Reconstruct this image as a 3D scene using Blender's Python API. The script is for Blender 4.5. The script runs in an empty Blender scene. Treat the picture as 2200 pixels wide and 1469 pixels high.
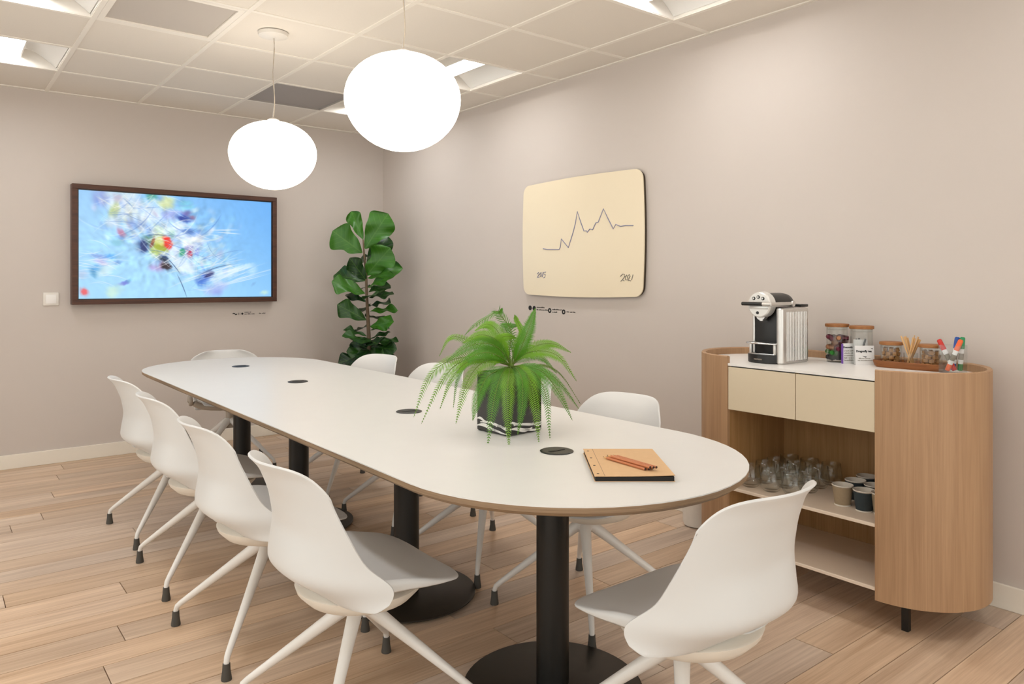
import bpy, bmesh, math, random
import numpy as np
from mathutils import Vector, Matrix, Quaternion
random.seed(7)
S = bpy.context.scene
COL = S.collection
PI = math.pi
# ------------------------------------------------------------------ camera / world / exposure
FPX, CX, CY = 1597.0, 1100.0, 604.0
YAW = math.atan(1264/1597.0)
H = 2.58
CAMZ = 1.2642
FW = Vector((math.sin(YAW), math.cos(YAW), 0)); RT = Vector((math.cos(YAW), -math.sin(YAW), 0))
cam_d = bpy.data.cameras.new('camera'); cam = bpy.data.objects.new('camera', cam_d); COL.objects.link(cam)
cam.location = (0, 0, CAMZ); cam.rotation_euler = (PI/2, 0, -YAW)
cam_d.sensor_width = 36; cam_d.lens = FPX/2200*36; cam_d.shift_y = -(734.5-CY)/2200
cam_d.clip_start = .05
S.camera = cam
w = bpy.data.worlds.new('world'); S.world = w; w.use_nodes = True
w.node_tree.nodes['Background'].inputs[0].default_value = (1, .975, .945, 1)      # even overcast daylight let in by the invented glazed sides
w.node_tree.nodes['Background'].inputs[1].default_value = 1.35
S.cycles.transparent_max_bounces = 48
S.view_settings.view_transform = 'Standard'; S.view_settings.look = 'None'
S.view_settings.exposure = 0.58; S.view_settings.gamma = 1; S.view_settings.use_curve_mapping = False
GLOBE_E = 3.2      # opal globe emission
TROFFER_E = 17.0   # recessed luminaire diffuser emission
SCREEN_E = 0.67

def px(x, y, d):                    # a pixel of the photograph at a given depth -> world point
    return FW*d + RT*((x-CX)/FPX*d) + Vector((0, 0, CAMZ + (CY-y)/FPX*d))
def pz(x, y, z):
    return px(x, y, (z-CAMZ)*FPX/(CY-y))
def depth(p): return p[0]*FW.x + p[1]*FW.y

# ------------------------------------------------------------------ materials
def lin(c): return tuple(v/12.92 if v <= .04045 else ((v+.055)/1.055)**2.4 for v in c)
def hx(s): return lin(tuple(int(s[i:i+2], 16)/255 for i in (0, 2, 4)))
class NT:
    def __init__(s, name):
        s.m = bpy.data.materials.new(name); s.m.use_nodes = True; s.t = s.m.node_tree
        s.b = s.t.nodes['Principled BSDF']; s.out = s.t.nodes['Material Output']
    def n(s, typ, **kw):
        nd = s.t.nodes.new(typ)
        for k, v in kw.items():
            if k in nd.inputs: nd.inputs[k].default_value = v
            else: setattr(nd, k, v)
        return nd
    def l(s, a, b): s.t.links.new(a, b)
def mat(name, col, rough=.5, metal=0, var=.04, scale=30, bump=0, coat=0, spec=.5, sheen=0):
    T = NT(name); b = T.b
    b.inputs['Roughness'].default_value = rough; b.inputs['Metallic'].default_value = metal
    b.inputs['Coat Weight'].default_value = coat; b.inputs['Specular IOR Level'].default_value = spec
    b.inputs['Sheen Weight'].default_value = sheen
    tc = T.n('ShaderNodeTexCoord'); nz = T.n('ShaderNodeTexNoise', Scale=scale, Detail=4.0)
    T.l(tc.outputs['Object'], nz.inputs['Vector'])
    rp = T.n('ShaderNodeMixRGB', blend_type='MIX')
    rp.inputs[1].default_value = tuple(max(0, c*(1-var)) for c in col)+(1,)
    rp.inputs[2].default_value = tuple(min(1, c*(1+var)) for c in col)+(1,)
    T.l(nz.outputs['Fac'], rp.inputs[0]); T.l(rp.outputs[0], b.inputs['Base Color'])
    if bump:
        bp = T.n('ShaderNodeBump', Strength=bump, Distance=.002); T.l(nz.outputs['Fac'], bp.inputs['Height'])
        T.l(bp.outputs[0], b.inputs['Normal'])
    return T.m
def wood(name, c1, c2, stretch=(1.2, 22, 22), rough=.5, island=.0, fine=1.0, bump=.15):
    T = NT(name); b = T.b; b.inputs['Roughness'].default_value = rough
    tc = T.n('ShaderNodeTexCoord'); oi = T.n('ShaderNodeObjectInfo')
    off = T.n('ShaderNodeVectorMath', operation='SCALE'); off.inputs[0].default_value = (37, 53, 71)
    T.l(oi.outputs['Random'], off.inputs['Scale'])
    ad = T.n('ShaderNodeVectorMath', operation='ADD'); T.l(tc.outputs['Object'], ad.inputs[0]); T.l(off.outputs[0], ad.inputs[1])
    mp = T.n('ShaderNodeMapping'); mp.inputs['Scale'].default_value = stretch; T.l(ad.outputs[0], mp.inputs[0])
    n1 = T.n('ShaderNodeTexNoise', Scale=1.0, Detail=6.0, Roughness=.6, Distortion=.6); T.l(mp.outputs[0], n1.inputs['Vector'])
    mp2 = T.n('ShaderNodeMapping'); mp2.inputs['Scale'].default_value = tuple(v*(6*fine if v > 3 else 2.2) for v in stretch); T.l(ad.outputs[0], mp2.inputs[0])
    n2 = T.n('ShaderNodeTexNoise', Scale=1.0, Detail=3.0, Roughness=.7); T.l(mp2.outputs[0], n2.inputs['Vector'])
    mx = T.n('ShaderNodeMath', operation='MULTIPLY_ADD'); mx.inputs[1].default_value = .45; T.l(n2.outputs['Fac'], mx.inputs[0]); 
    m3 = T.n('ShaderNodeMath', operation='MULTIPLY'); m3.inputs[1].default_value = .62; T.l(n1.outputs['Fac'], m3.inputs[0]); T.l(m3.outputs[0], mx.inputs[2])
    cr = T.n('ShaderNodeValToRGB'); cr.color_ramp.elements[0].position = .36; cr.color_ramp.elements[1].position = .72
    cr.color_ramp.elements[0].color = c1+(1,); cr.color_ramp.elements[1].color = c2+(1,); T.l(mx.outputs[0], cr.inputs[0])
    last = cr.outputs[0]
    if island:
        hs = T.n('ShaderNodeHueSaturation'); T.l(cr.outputs[0], hs.inputs['Color'])
        r1 = T.n('ShaderNodeMapRange'); r1.inputs['To Min'].default_value = 1-island; r1.inputs['To Max'].default_value = 1+island*.7; T.l(oi.outputs['Random'], r1.inputs[0]); T.l(r1.outputs[0], hs.inputs['Value'])
        fr = T.n('ShaderNodeMath', operation='MULTIPLY'); fr.inputs[1].default_value = 17.3; T.l(oi.outputs['Random'], fr.inputs[0])
        f2 = T.n('ShaderNodeMath', operation='FRACT'); T.l(fr.outputs[0], f2.inputs[0])
        r2 = T.n('ShaderNodeMapRange'); r2.inputs['To Min'].default_value = .78; r2.inputs['To Max'].default_value = 1.08; T.l(f2.outputs[0], r2.inputs[0]); T.l(r2.outputs[0], hs.inputs['Saturation'])
        last = hs.outputs[0]
    T.l(last, b.inputs['Base Color'])
    if bump:
        bp = T.n('ShaderNodeBump', Strength=bump, Distance=.001); T.l(mx.outputs[0], bp.inputs['Height']); T.l(bp.outputs[0], b.inputs['Normal'])
    return T.m
def emit(name, col, s):
    T = NT(name); b = T.b; b.inputs['Base Color'].default_value = (.9, .9, .9, 1)
    b.inputs['Emission Color'].default_value = col+(1,); b.inputs['Emission Strength'].default_value = s
    return T.m
def glass(name, tint=(1, 1, 1), ior=1.5, refl=1.0):
    T = NT(name); T.t.nodes.remove(T.b)
    tr = T.n('ShaderNodeBsdfTransparent'); tr.inputs[0].default_value = tint+(1,)
    gl = T.n('ShaderNodeBsdfGlossy', Roughness=.02); lw = T.n('ShaderNodeLayerWeight', Blend=.5)
    pw_ = T.n('ShaderNodeMath', operation='POWER'); pw_.inputs[1].default_value = 4.0; T.l(lw.outputs['Facing'], pw_.inputs[0])
    f0 = ((ior-1)/(ior+1))**2*refl
    mu = T.n('ShaderNodeMath', operation='MULTIPLY_ADD', use_clamp=True); mu.inputs[1].default_value = .75*refl; mu.inputs[2].default_value = f0; T.l(pw_.outputs[0], mu.inputs[0])
    mx = T.n('ShaderNodeMixShader'); T.l(mu.outputs[0], mx.inputs[0]); T.l(tr.outputs[0], mx.inputs[1]); T.l(gl.outputs[0], mx.inputs[2])
    T.l(mx.outputs[0], T.out.inputs[0]); return T.m
def leafmat(name, base, dark, vein, rough=.35, k=9.0):
    T = NT(name); b = T.b; b.inputs['Roughness'].default_value = rough
    tc = T.n('ShaderNodeTexCoord'); sp = T.n('ShaderNodeSeparateXYZ'); T.l(tc.outputs['Object'], sp.inputs[0])
    ab = T.n('ShaderNodeMath', operation='ABSOLUTE'); T.l(sp.outputs['Y'], ab.inputs[0])
    a = T.n('ShaderNodeMath', operation='MULTIPLY_ADD'); a.inputs[1].default_value = -.8; T.l(ab.outputs[0], a.inputs[0]); T.l(sp.outputs['X'], a.inputs[2])
    s = T.n('ShaderNodeMath', operation='MULTIPLY'); s.inputs[1].default_value = k; T.l(a.outputs[0], s.inputs[0])
    f = T.n('ShaderNodeMath', operation='PINGPONG'); f.inputs[1].default_value = .5; T.l(s.outputs[0], f.inputs[0])
    lt = T.n('ShaderNodeMath', operation='LESS_THAN'); lt.inputs[1].default_value = .045; T.l(f.outputs[0], lt.inputs[0])
    mr = T.n('ShaderNodeMath', operation='LESS_THAN'); mr.inputs[1].default_value = .012; T.l(ab.outputs[0], mr.inputs[0])
    mxv = T.n('ShaderNodeMath', operation='MAXIMUM'); T.l(lt.outputs[0], mxv.inputs[0]); T.l(mr.outputs[0], mxv.inputs[1])
    sc = T.n('ShaderNodeMath', operation='MULTIPLY'); sc.inputs[1].default_value = .35; T.l(mxv.outputs[0], sc.inputs[0])
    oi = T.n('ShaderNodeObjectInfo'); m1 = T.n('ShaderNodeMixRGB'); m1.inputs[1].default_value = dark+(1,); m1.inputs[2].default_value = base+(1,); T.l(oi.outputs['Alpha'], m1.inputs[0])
    m2 = T.n('ShaderNodeMixRGB'); m2.inputs[2].default_value = vein+(1,); T.l(sc.outputs[0], m2.inputs[0]); T.l(m1.outputs[0], m2.inputs[1])
    T.l(m2.outputs[0], b.inputs['Base Color'])
    b.inputs['Subsurface Weight'].default_value = 0
    return T.m
M = {}
M['wall'] = mat('wall_paint', (.61, .548, .50), .62, var=.012, scale=4, spec=.35)
M['ceil'] = mat('ceiling_tile', (.79, .735, .66), .85, var=.03, scale=160, bump=.1)
M['bar'] = mat('ceiling_bar', (.88, .83, .75), .5, var=.01)
M['trim'] = mat('painted_trim', (.86, .80, .70), .4, var=.01)
M['plank'] = wood('oak_plank', hx('b59578'), hx('e5caae'), (1.0, 16, 16), .36, island=.13)
M['subfloor'] = mat('subfloor', (.12, .07, .045), .9)
M['shell'] = mat('white_shell', (.71, .705, .69), .38, var=.01, scale=6)
M['pan'] = mat('ivory_pan', (.80, .74, .65), .45, var=.01)
M['legwhite'] = mat('white_metal', (.80, .77, .73), .35, var=.01)
M['cap'] = mat('grey_rubber', hx('4a4640'), .7)
M['taupe'] = mat('taupe_plastic', hx('b3a595'), .45, var=.02)
M['laminate'] = mat('white_laminate', (.755, .748, .725), .32, var=.02, scale=12, spec=.45)
M['ply'] = wood('ply_edge', hx('7a6048'), hx('a58a6a'), (2, 2, 120), .5, bump=.05)
M['black'] = mat('black_metal', hx('120f0b'), .42, var=.1)
M['disc'] = mat('black_disc', hx('2a241c'), .45, var=.08)
M['blackpl'] = mat('black_plastic', hx('191817'), .35)
M['oak'] = wood('oak_veneer', hx('a07b5a'), hx('ba9672'), (34, 34, 1.4), .5, bump=.08)
M['oakdark'] = wood('oak_interior', hx('96703f'), hx('b58d60'), (26, 26, 1.6), .55, bump=.08)
M['cream'] = mat('cream_lacquer', hx('dccdb2'), .35, var=.01)
M['shelfm'] = mat('taupe_shelf', hx('ead9c6'), .4, var=.02)
M['whitetop'] = mat('white_top', (.88, .86, .83), .3, var=.01)
M['globe'] = emit('opal_glass', (1, .92, .81), GLOBE_E)
M['tube'] = emit('luminaire_diffuser', (.97, .985, 1), TROFFER_E)
M['reflector'] = mat('luminaire_reflector', (.84, .83, .80), .3, var=.01)
M['silver'] = mat('brushed_silver', (.70, .68, .65), .32, metal=.85, var=.05)
M['chrome'] = mat('chrome', (.8, .8, .8), .12, metal=1)
M['silverface'] = mat('silver_face', (.80, .78, .74), .35, metal=.35, var=.02)
M['frame'] = wood('walnut_frame', hx('35190d'), hx('5e3620'), (3, 40, 40), .45, bump=.05)
M['bezel'] = mat('black_bezel', (.008, .008, .01), .3)
M['vent'] = mat('grey_mesh', hx('a8a29a'), .6, metal=.2)
M['cable'] = mat('clear_cable', hx('b9ab98'), .4)
M['enamel'] = mat('white_enamel', (.78, .74, .68), .4)
M['board'] = mat('cream_board', hx('eee0c4'), .25, var=.02, scale=3)
M['boardedge'] = mat('board_edge', hx('3a2c18'), .5)
M['ink'] = mat('marker_ink', hx('8585a0'), .5)
M['inkgrey'] = mat('grey_ink', hx('8b8478'), .5)
M['print'] = mat('black_print', (.01, .01, .01), .6)
M['kraft'] = mat('kraft_card', hx('d6b084'), .75, var=.05, scale=60)
M['pages'] = mat('dark_pages', hx('17120e'), .7, var=.3, scale=200)
M['pencil'] = mat('natural_pencil', hx('c27a50'), .5, var=.06)
M['lead'] = mat('graphite', hx('3c2a22'), .5)
M['pot'] = mat('dark_grey_planter', hx('4d4a45'), .6, var=.06, scale=20)
M['potblack'] = mat('gloss_black_pot', hx('100f0d'), .18, coat=.4)
M['potwhite'] = mat('white_brush_paint', (.8, .78, .74), .4)
M['soil'] = mat('potting_soil', hx('2a1d13'), .95, var=.4, scale=80, bump=.5)
M['bark'] = mat('pale_bark', hx('665440'), .8, var=.25, scale=40)
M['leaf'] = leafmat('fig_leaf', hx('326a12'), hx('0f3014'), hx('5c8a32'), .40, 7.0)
M['fern'] = mat('fern_green', hx('689a0e'), .5, var=.22, scale=18)
M['fern2'] = mat('fern_deep_green', hx('4a860c'), .5, var=.22, scale=18)
M['stem'] = mat('fern_stem', hx('5f7a20'), .6)
M['corkwood'] = wood('acacia_lid', hx('7f4c25'), hx('ac743e'), (30, 4, 30), .55)
M['traywood'] = wood('acacia_tray', hx('7c4822'), hx('a5662f'), (30, 3, 30), .5)
M['stick'] = mat('birch_stick', hx('d6ab74'), .7, var=.1)
M['sugar'] = mat('brown_sugar', hx('a97b49'), .85, var=.18, scale=300, bump=.6)
M['paper'] = mat('white_card', (.82, .81, .80), .6, var=.01)
M['purple'] = mat('purple_edge', hx('7a4fb0'), .5)
M['glass'] = glass('clear_glass', (.985, .995, .99), 1.52, 1.25)
M['pane'] = glass('added_window_glass', (.97, .98, .97), 1.45, 1.0)
M['acrylic'] = glass('clear_acrylic', (.97, .98, .98), 1.45, 1.0)
M['tank'] = glass('smoked_tank', (.93, .92, .92), 1.4, 1.0)
M['cuptan'] = mat('tan_cup', hx('a08d72'), .8, var=.12, scale=120, bump=.4)
M['cupdark'] = mat('slate_cup', hx('2f3a3f'), .7, var=.1, scale=120, bump=.3)
M['cupwhite'] = mat('cup_white', (.74, .69, .61), .6)
M['capP'] = mat('capsule_plum', hx('6b2b3c'), .22, metal=.7)
M['capB'] = mat('capsule_bronze', hx('9a6a4a'), .22, metal=.7)
M['capG'] = mat('capsule_green', hx('3c8a3a'), .22, metal=.7)
M['capK'] = mat('capsule_black', hx('2b2a2e'), .22, metal=.6)
for k, c in (('red', 'c62a20'), ('blue', '1f4c9c'), ('green', '1d8a55'), ('orange', 'e8642a')): M['m'+k] = mat('marker_'+k, hx(c), .35)

# ------------------------------------------------------------------ mesh helpers
class MB:
    def __init__(s): s.v = []; s.f = []
    def add(s, vs, fs):
        o = len(s.v); s.v += [tuple(v) for v in vs]; s.f += [tuple(i+o for i in f) for f in fs]; return s
    def box(s, x0, y0, z0, x1, y1, z1, bev=0):
        if bev:
            bm = bmesh.new(); bmesh.ops.create_cube(bm, size=1)
            for v in bm.verts: v.co = Vector(((x0+x1)/2+v.co.x*(x1-x0), (y0+y1)/2+v.co.y*(y1-y0), (z0+z1)/2+v.co.z*(z1-z0)))
            bmesh.ops.bevel(bm, geom=list(bm.edges), offset=bev, segments=2, affect='EDGES', profile=.5)
            bm.verts.index_update(); vs = [tuple(v.co) for v in bm.verts]; fs = [[v.index for v in f.verts] for f in bm.faces]; bm.free()
            return s.add(vs, fs)
        vs = [(x, y, z) for z in (z0, z1) for x, y in ((x0, y0), (x1, y0), (x1, y1), (x0, y1))]
        return s.add(vs, [(3, 2, 1, 0), (4, 5, 6, 7), (0, 1, 5, 4), (1, 2, 6, 5), (2, 3, 7, 6), (3, 0, 4, 7)])
    def prism(s, pts, z0, z1, bev=0):       # closed 2-D outline extruded in z (ccw)
        n = len(pts); rings = [(z0, 0), (z1, 0)] if not bev else [(z0, bev), (z0+bev, 0), (z1-bev*.6, 0), (z1, bev*.6)]
        cx = sum(p[0] for p in pts)/n; cy = sum(p[1] for p in pts)/n
        vs = []
        for z, b in rings:
            for i, p in enumerate(pts):
                if b:
                    a, c = pts[i-1], pts[(i+1) % n]; t = Vector((c[0]-a[0], c[1]-a[1])).normalized(); nx, ny = -t.y, t.x
                    vs.append((p[0]+nx*b, p[1]+ny*b, z))
                else: vs.append((p[0], p[1], z))
        fs = []
        for r in range(len(rings)-1):
            for i in range(n): j = (i+1) % n; fs.append((r*n+i, r*n+j, (r+1)*n+j, (r+1)*n+i))
        fs.append(tuple(range(n-1, -1, -1))); fs.append(tuple((len(rings)-1)*n+i for i in range(n)))
        return s.add(vs, fs)
    def lathe(s, prof, n=24, c=(0, 0, 0), axis='z', closed=False):
        vs = []
        for r, h in prof:
            for i in range(n):
                a = 2*PI*i/n; u, v = r*math.cos(a), r*math.sin(a)
                if axis == 'z': vs.append((c[0]+u, c[1]+v, c[2]+h))
                elif axis == 'x': vs.append((c[0]+h, c[1]+u, c[2]+v))
                else: vs.append((c[0]+v, c[1]+h, c[2]+u))
        fs = []; m = len(prof)
        for k in range(m if closed else m-1):
            k2 = (k+1) % m
            for i in range(n): j = (i+1) % n; fs.append((k*n+i, k*n+j, k2*n+j, k2*n+i))
        if not closed:
            if prof[0][0] > 1e-6: fs.append(tuple(range(n-1, -1, -1)))
            if prof[-1][0] > 1e-6: fs.append(tuple((m-1)*n+i for i in range(n)))
        return s.add(vs, fs)
    def cyl(s, c, r, z0, z1, n=24, axis='z', r2=None):
        return s.lathe([(r, z0), (r if r2 is None else r2, z1)], n, c, axis)
    def tube(s, pts, rad, n=8, flat=1.0, up=Vector((0, 0, 1))):
        pts = [Vector(p) for p in pts]; m = len(pts)
        if not hasattr(rad, '__len__'): rad = [rad]*m
        vs = []
        for i, p in enumerate(pts):
            t = (pts[min(i+1, m-1)]-pts[max(i-1, 0)]).normalized()
            a = t.cross(up)
            if a.length < 1e-3: a = t.cross(Vector((1, 0, 0)))
            a.normalize(); b = a.cross(t).normalized()
            for k in range(n):
                th = 2*PI*k/n; vs.append(p+a*(math.cos(th)*rad[i])+b*(math.sin(th)*rad[i]*flat))
        fs = []
        for i in range(m-1):
            for k in range(n): j = (k+1) % n; fs.append((i*n+k, i*n+j, (i+1)*n+j, (i+1)*n+k))
        fs.append(tuple(range(n-1, -1, -1))); fs.append(tuple((m-1)*n+k for k in range(n)))
        return s.add(vs, fs)
    def grid(s, P):
        r, c = len(P), len(P[0]); vs = [p for row in P for p in row]
        fs = [(i*c+j, i*c+j+1, (i+1)*c+j+1, (i+1)*c+j) for i in range(r-1) for j in range(c-1)]
        return s.add(vs, fs)
    def sphere(s, c, rx, ry, rz, nu=16, nv=10, half=None):
        pr = []
        for i in range(nv+1):
            a = -PI/2+PI*i/nv
            pr.append((math.cos(a), math.sin(a)))
        vs = []; fs = []
        for r, h in pr:
            for k in range(nu):
                th = 2*PI*k/nu; vs.append((c[0]+rx*r*math.cos(th), c[1]+ry*r*math.sin(th), c[2]+rz*h))
        for i in range(nv):
            for k in range(nu): j = (k+1) % nu; fs.append((i*nu+k, i*nu+j, (i+1)*nu+j, (i+1)*nu+k))
        return s.add(vs, fs)
    def mesh(s, name, m, smooth=None, fix=True):
        me = bpy.data.meshes.new(name); me.from_pydata(s.v, [], s.f); me.materials.append(m)
        if fix:
            bm = bmesh.new(); bm.from_mesh(me); bmesh.ops.recalc_face_normals(bm, faces=bm.faces); bm.to_mesh(me); bm.free()
        if smooth:
            me.shade_smooth()
            if smooth is not True: me.set_sharp_from_angle(angle=math.radians(smooth))
        me.update(); return me
def link(name, me, parent=None, loc=(0, 0, 0)):
    o = bpy.data.objects.new(name, me); COL.objects.link(o); o.location = loc
    if parent: o.parent = parent
    return o
def part(name, mb, m, parent, smooth=35, loc=(0, 0, 0), label=None, fix=True):
    o = link(name, mb.mesh(name, m, smooth, fix), parent, loc)
    if label: o['label'] = label
    return o
def tag(o, label, cat, group=None):
    o['label'] = label; o['category'] = cat
    if group: o['group'] = group
    return o
def thing(name, label, cat, loc=(0, 0, 0), rz=0, group=None):
    o = bpy.data.objects.new(name, None); COL.objects.link(o); o.location = loc; o.rotation_euler = (0, 0, rz)
    o.empty_display_size = .1
    return tag(o, label, cat, group)
def single(name, mb, m, label, cat, loc=(0, 0, 0), group=None, smooth=35):
    return tag(part(name, mb, m, None, smooth, loc), label, cat, group)
def struct(name, mb, m, smooth=None, parent=None):
    o = part(name, mb, m, parent, smooth)
    if not parent: o['kind'] = 'structure'
    return o
def dup(o, parent=None, top=True):
    c = o.copy(); COL.objects.link(c)
    if parent: c.parent = parent
    for ch in list(o.children): dup(ch, c)
    return c
def bake(mb, name, m, mods, smooth=True):
    me = mb.mesh(name, m, smooth); o = link('proto', me)
    for typ, kw in mods:
        md = o.modifiers.new(typ, typ)
        for k, v in kw.items(): setattr(md, k, v)
    dg = bpy.context.evaluated_depsgraph_get(); dg.update()
    r = bpy.data.meshes.new_from_object(o.evaluated_get(dg)); r.name = name
    bpy.data.objects.remove(o); r.shade_smooth()
    return r
def text_mesh(body, size, m, thick=.0004, shear=0, align='CENTER', bold=0):
    cu = bpy.data.curves.new('lettering', 'FONT'); cu.body = body; cu.size = size; cu.extrude = thick; cu.shear = shear
    cu.align_x = align; cu.offset = bold; cu.resolution_u = 2
    o = link('proto', cu); dg = bpy.context.evaluated_depsgraph_get(); dg.update()
    me = bpy.data.meshes.new_from_object(o.evaluated_get(dg)); me.materials.clear(); me.materials.append(m)
    bpy.data.objects.remove(o); return me

# ------------------------------------------------------------------ room shell
XR, YB, XL, YF = 3.275, 6.03, -1.4, -1.6
struct('wall_back', MB().box(XL-.1, YB, 0, XR+.1, YB+.1, H+.16), M['wall'])
struct('wall_right', MB().box(XR, YF, 0, XR+.1, YB, H+.16), M['wall'])
# unseen glazed sides, invented for fill daylight, behind and left of the camera: solid strips with framed panes between them
def glazed(wall, win, axis, pos, a0, a1, z0, z1, n):
    def B(m, u0, u1, za, zb, d0, d1):
        return m.box(pos+d0, u0, za, pos+d1, u1, zb) if axis == 'y' else m.box(u0, pos+d0, za, u1, pos+d1, zb)
    lo, hi = (YF, YB) if axis == 'y' else (XL-.1, XR+.1)
    m = MB(); B(m, lo, hi, 0, z0, -.1, 0); B(m, lo, hi, z1, H+.16, -.1, 0); B(m, lo, a0, z0, z1, -.1, 0); B(m, a1, hi, z0, z1, -.1, 0)
    struct(wall, m, M['wall'])
    fr = MB(); t = .025
    B(fr, a0, a1, z0, z0+2*t, -.08, -.02); B(fr, a0, a1, z1-2*t, z1, -.08, -.02)
    for k in range(n+1):
        u = a0+(a1-a0)*k/n; u = min(max(u, a0+t), a1-t); B(fr, u-t, u+t, z0+2*t, z1-2*t, -.08, -.02)
    f = struct(win, fr, M['black'])
    for k in range(n):
        u0, u1 = a0+(a1-a0)*k/n, a0+(a1-a0)*(k+1)/n
        part('pane', B(MB(), u0+.02, u1-.02, z0+.03, z1-.03, -.056, -.044), M['pane'], f, None)
glazed('wall_left', 'added_window_1', 'y', XL, -1.2, 5.2, .10, 2.46, 6)
glazed('wall_front', 'added_window_2', 'x', YF, -1.2, 3.15, .10, 2.46, 4)
for nm, b in (('baseboard_back', (XL, YB-.014, 0, XR-.014, YB, .095)), ('baseboard_right', (XR-.014, YF, 0, XR, YB, .095)),
              ):
    struct(nm, MB().box(*b, bev=.003), M['trim'])
fl = struct('floor', MB().box(XL, YF, -.06, XR, YB, -.015), M['subfloor'])
# planks run along the back wall
pw = .145; y = YF; row = 0; nplank = 0
while y < YB-.01:
    y1 = min(y+pw, YB); x = XL - random.uniform(0, 1.6)
    while x < XR:
        L = random.choice((1.2, 1.5, 1.8, 1.8)); xa, xb = max(x, XL), min(x+L, XR)
        if xb-xa > .05:
            g = .0006; dz = random.uniform(-.0004, 0)
            cx, cy = (xa+xb)/2, (y+y1)/2
            mb = MB(); a, b2 = (xb-xa)/2-g, (y1-y)/2-g
            vs = [(-a, -b2, -.014), (a, -b2, -.014), (a, b2, -.014), (-a, b2, -.014), (-a+.001, -b2+.001, 0), (a-.001, -b2+.001, 0), (a-.001, b2-.001, 0), (-a+.001, b2-.001, 0)]
            mb.add(vs, [(4, 5, 6, 7), (0, 1, 5, 4), (1, 2, 6, 5), (2, 3, 7, 6), (3, 0, 4, 7)])
            part('floor_plank', mb, M['plank'], fl, None, (cx, cy, dz), fix=False); nplank += 1
        x += L
    y = y1; row += 1
# ceiling: slab, T-bars, tiles
XLN = [XL, -1.0675, -.49, .0875, .665, 1.2425, 1.82, 2.3975, 2.97, XR]
YLN = [YF, -1.1, -.51, .08, .67, 1.26, 1.85, 2.44, 3.03, 3.62, 4.21, 4.82, 5.41, YB]
ce = struct('ceiling', MB().box(XL-.1, YF-.1, H+.16, XR+.1, YB+.1, H+.2), M['ceil'])
LIGHTS = {(3, 11): 'recessed ceiling light on the left, nearer the back wall with the screen',
          (3, 9): 'recessed ceiling light at the top left edge, beside the large perforated vent',
          (7, 9): 'recessed ceiling light behind the larger globe, near the right wall',
          (7, 11): 'recessed ceiling light mostly hidden by the larger globe, beside the grey ceiling panel',
          (7, 6): 'recessed ceiling light above the sideboard, beyond the top of the picture',
          (3, 6): 'recessed ceiling light left of the table, beyond the top of the picture',
          (7, 3): 'recessed ceiling light near the camera on the right side',
          (3, 3): 'recessed ceiling light near the camera on the left side'}
VENTS = {(4, 9), (6, 11)}
tb = MB(); hb = .012
for x in XLN[1:-1]: tb.box(x-hb, YF, H-.004, x+hb, YB, H+.006)
for y in YLN[1:-1]:
    for a, b in zip(XLN[:-1], XLN[1:]): tb.box(a+hb, y-hb, H-.0035, b-hb, y+hb, H+.006)
for b in ((XL, YF, XL+.02, YB), (XR-.02, YF, XR, YB), (XL+.02, YF, XR-.02, YF+.02), (XL+.02, YB-.02, XR-.02, YB)):
    tb.box(b[0], b[1], H-.005, b[2], b[3], H+.006)
part('ceiling_grid', tb, M['bar'], ce, None)
for i in range(len(XLN)-1):
    for j in range(len(YLN)-1):
        if (i, j) in LIGHTS or (i, j) in VENTS: continue
        a, b, c, d = XLN[i]+hb, XLN[i+1]-hb, YLN[j]+hb, YLN[j+1]-hb
        part('ceiling_tile', MB().box(-(b-a)/2, -(d-c)/2, 0, (b-a)/2, (d-c)/2, .014), M['ceil'], ce, None, ((a+b)/2, (c+d)/2, H+.001))
def troffer(i, j, label):
    a, b, c, d = XLN[i]+hb, XLN[i+1]-hb, YLN[j]+hb, YLN[j+1]-hb
    hw, hd = (b-a)/2-.001, (d-c)/2-.001
    t = thing('ceiling_light', label, 'ceiling light', ((a+b)/2, (c+d)/2, H), 0, 'recessed ceiling lights')
    hz = .125
    h = MB().box(-hw, -hd, hz, hw, hd, hz+.004)
    for s in (-1, 1):
        h.box(s*hw-.002, -hd, 0, s*hw+.002, hd, hz); h.box(-hw+.002, s*hd-.002, 0, hw-.002, s*hd+.002, hz)
    part('housing', h, M['enamel'], t, None)
    for s in (-1, 1):
        P = []
        for k in range(9):
            f = k/8; x = s*(hw-.006-(hw-.09)*f); z = .012+.095*math.sin(f*PI/2)
            P.append([(x, -hd+.004, z), (x, hd-.004, z)])
        part('reflector', MB().grid(P), M['reflector'], t, True)
        part('divider', MB().box(s*.083-.004, -hd+.004, .045, s*.083+.004, hd-.004, .108), M['enamel'], t, None)
    part('diffuser', MB().box(-.075, -hd+.006, .07, .075, hd-.006, .10, .006), M['tube'], t, None)
for k, v in LIGHTS.items(): troffer(*k, v)
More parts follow.
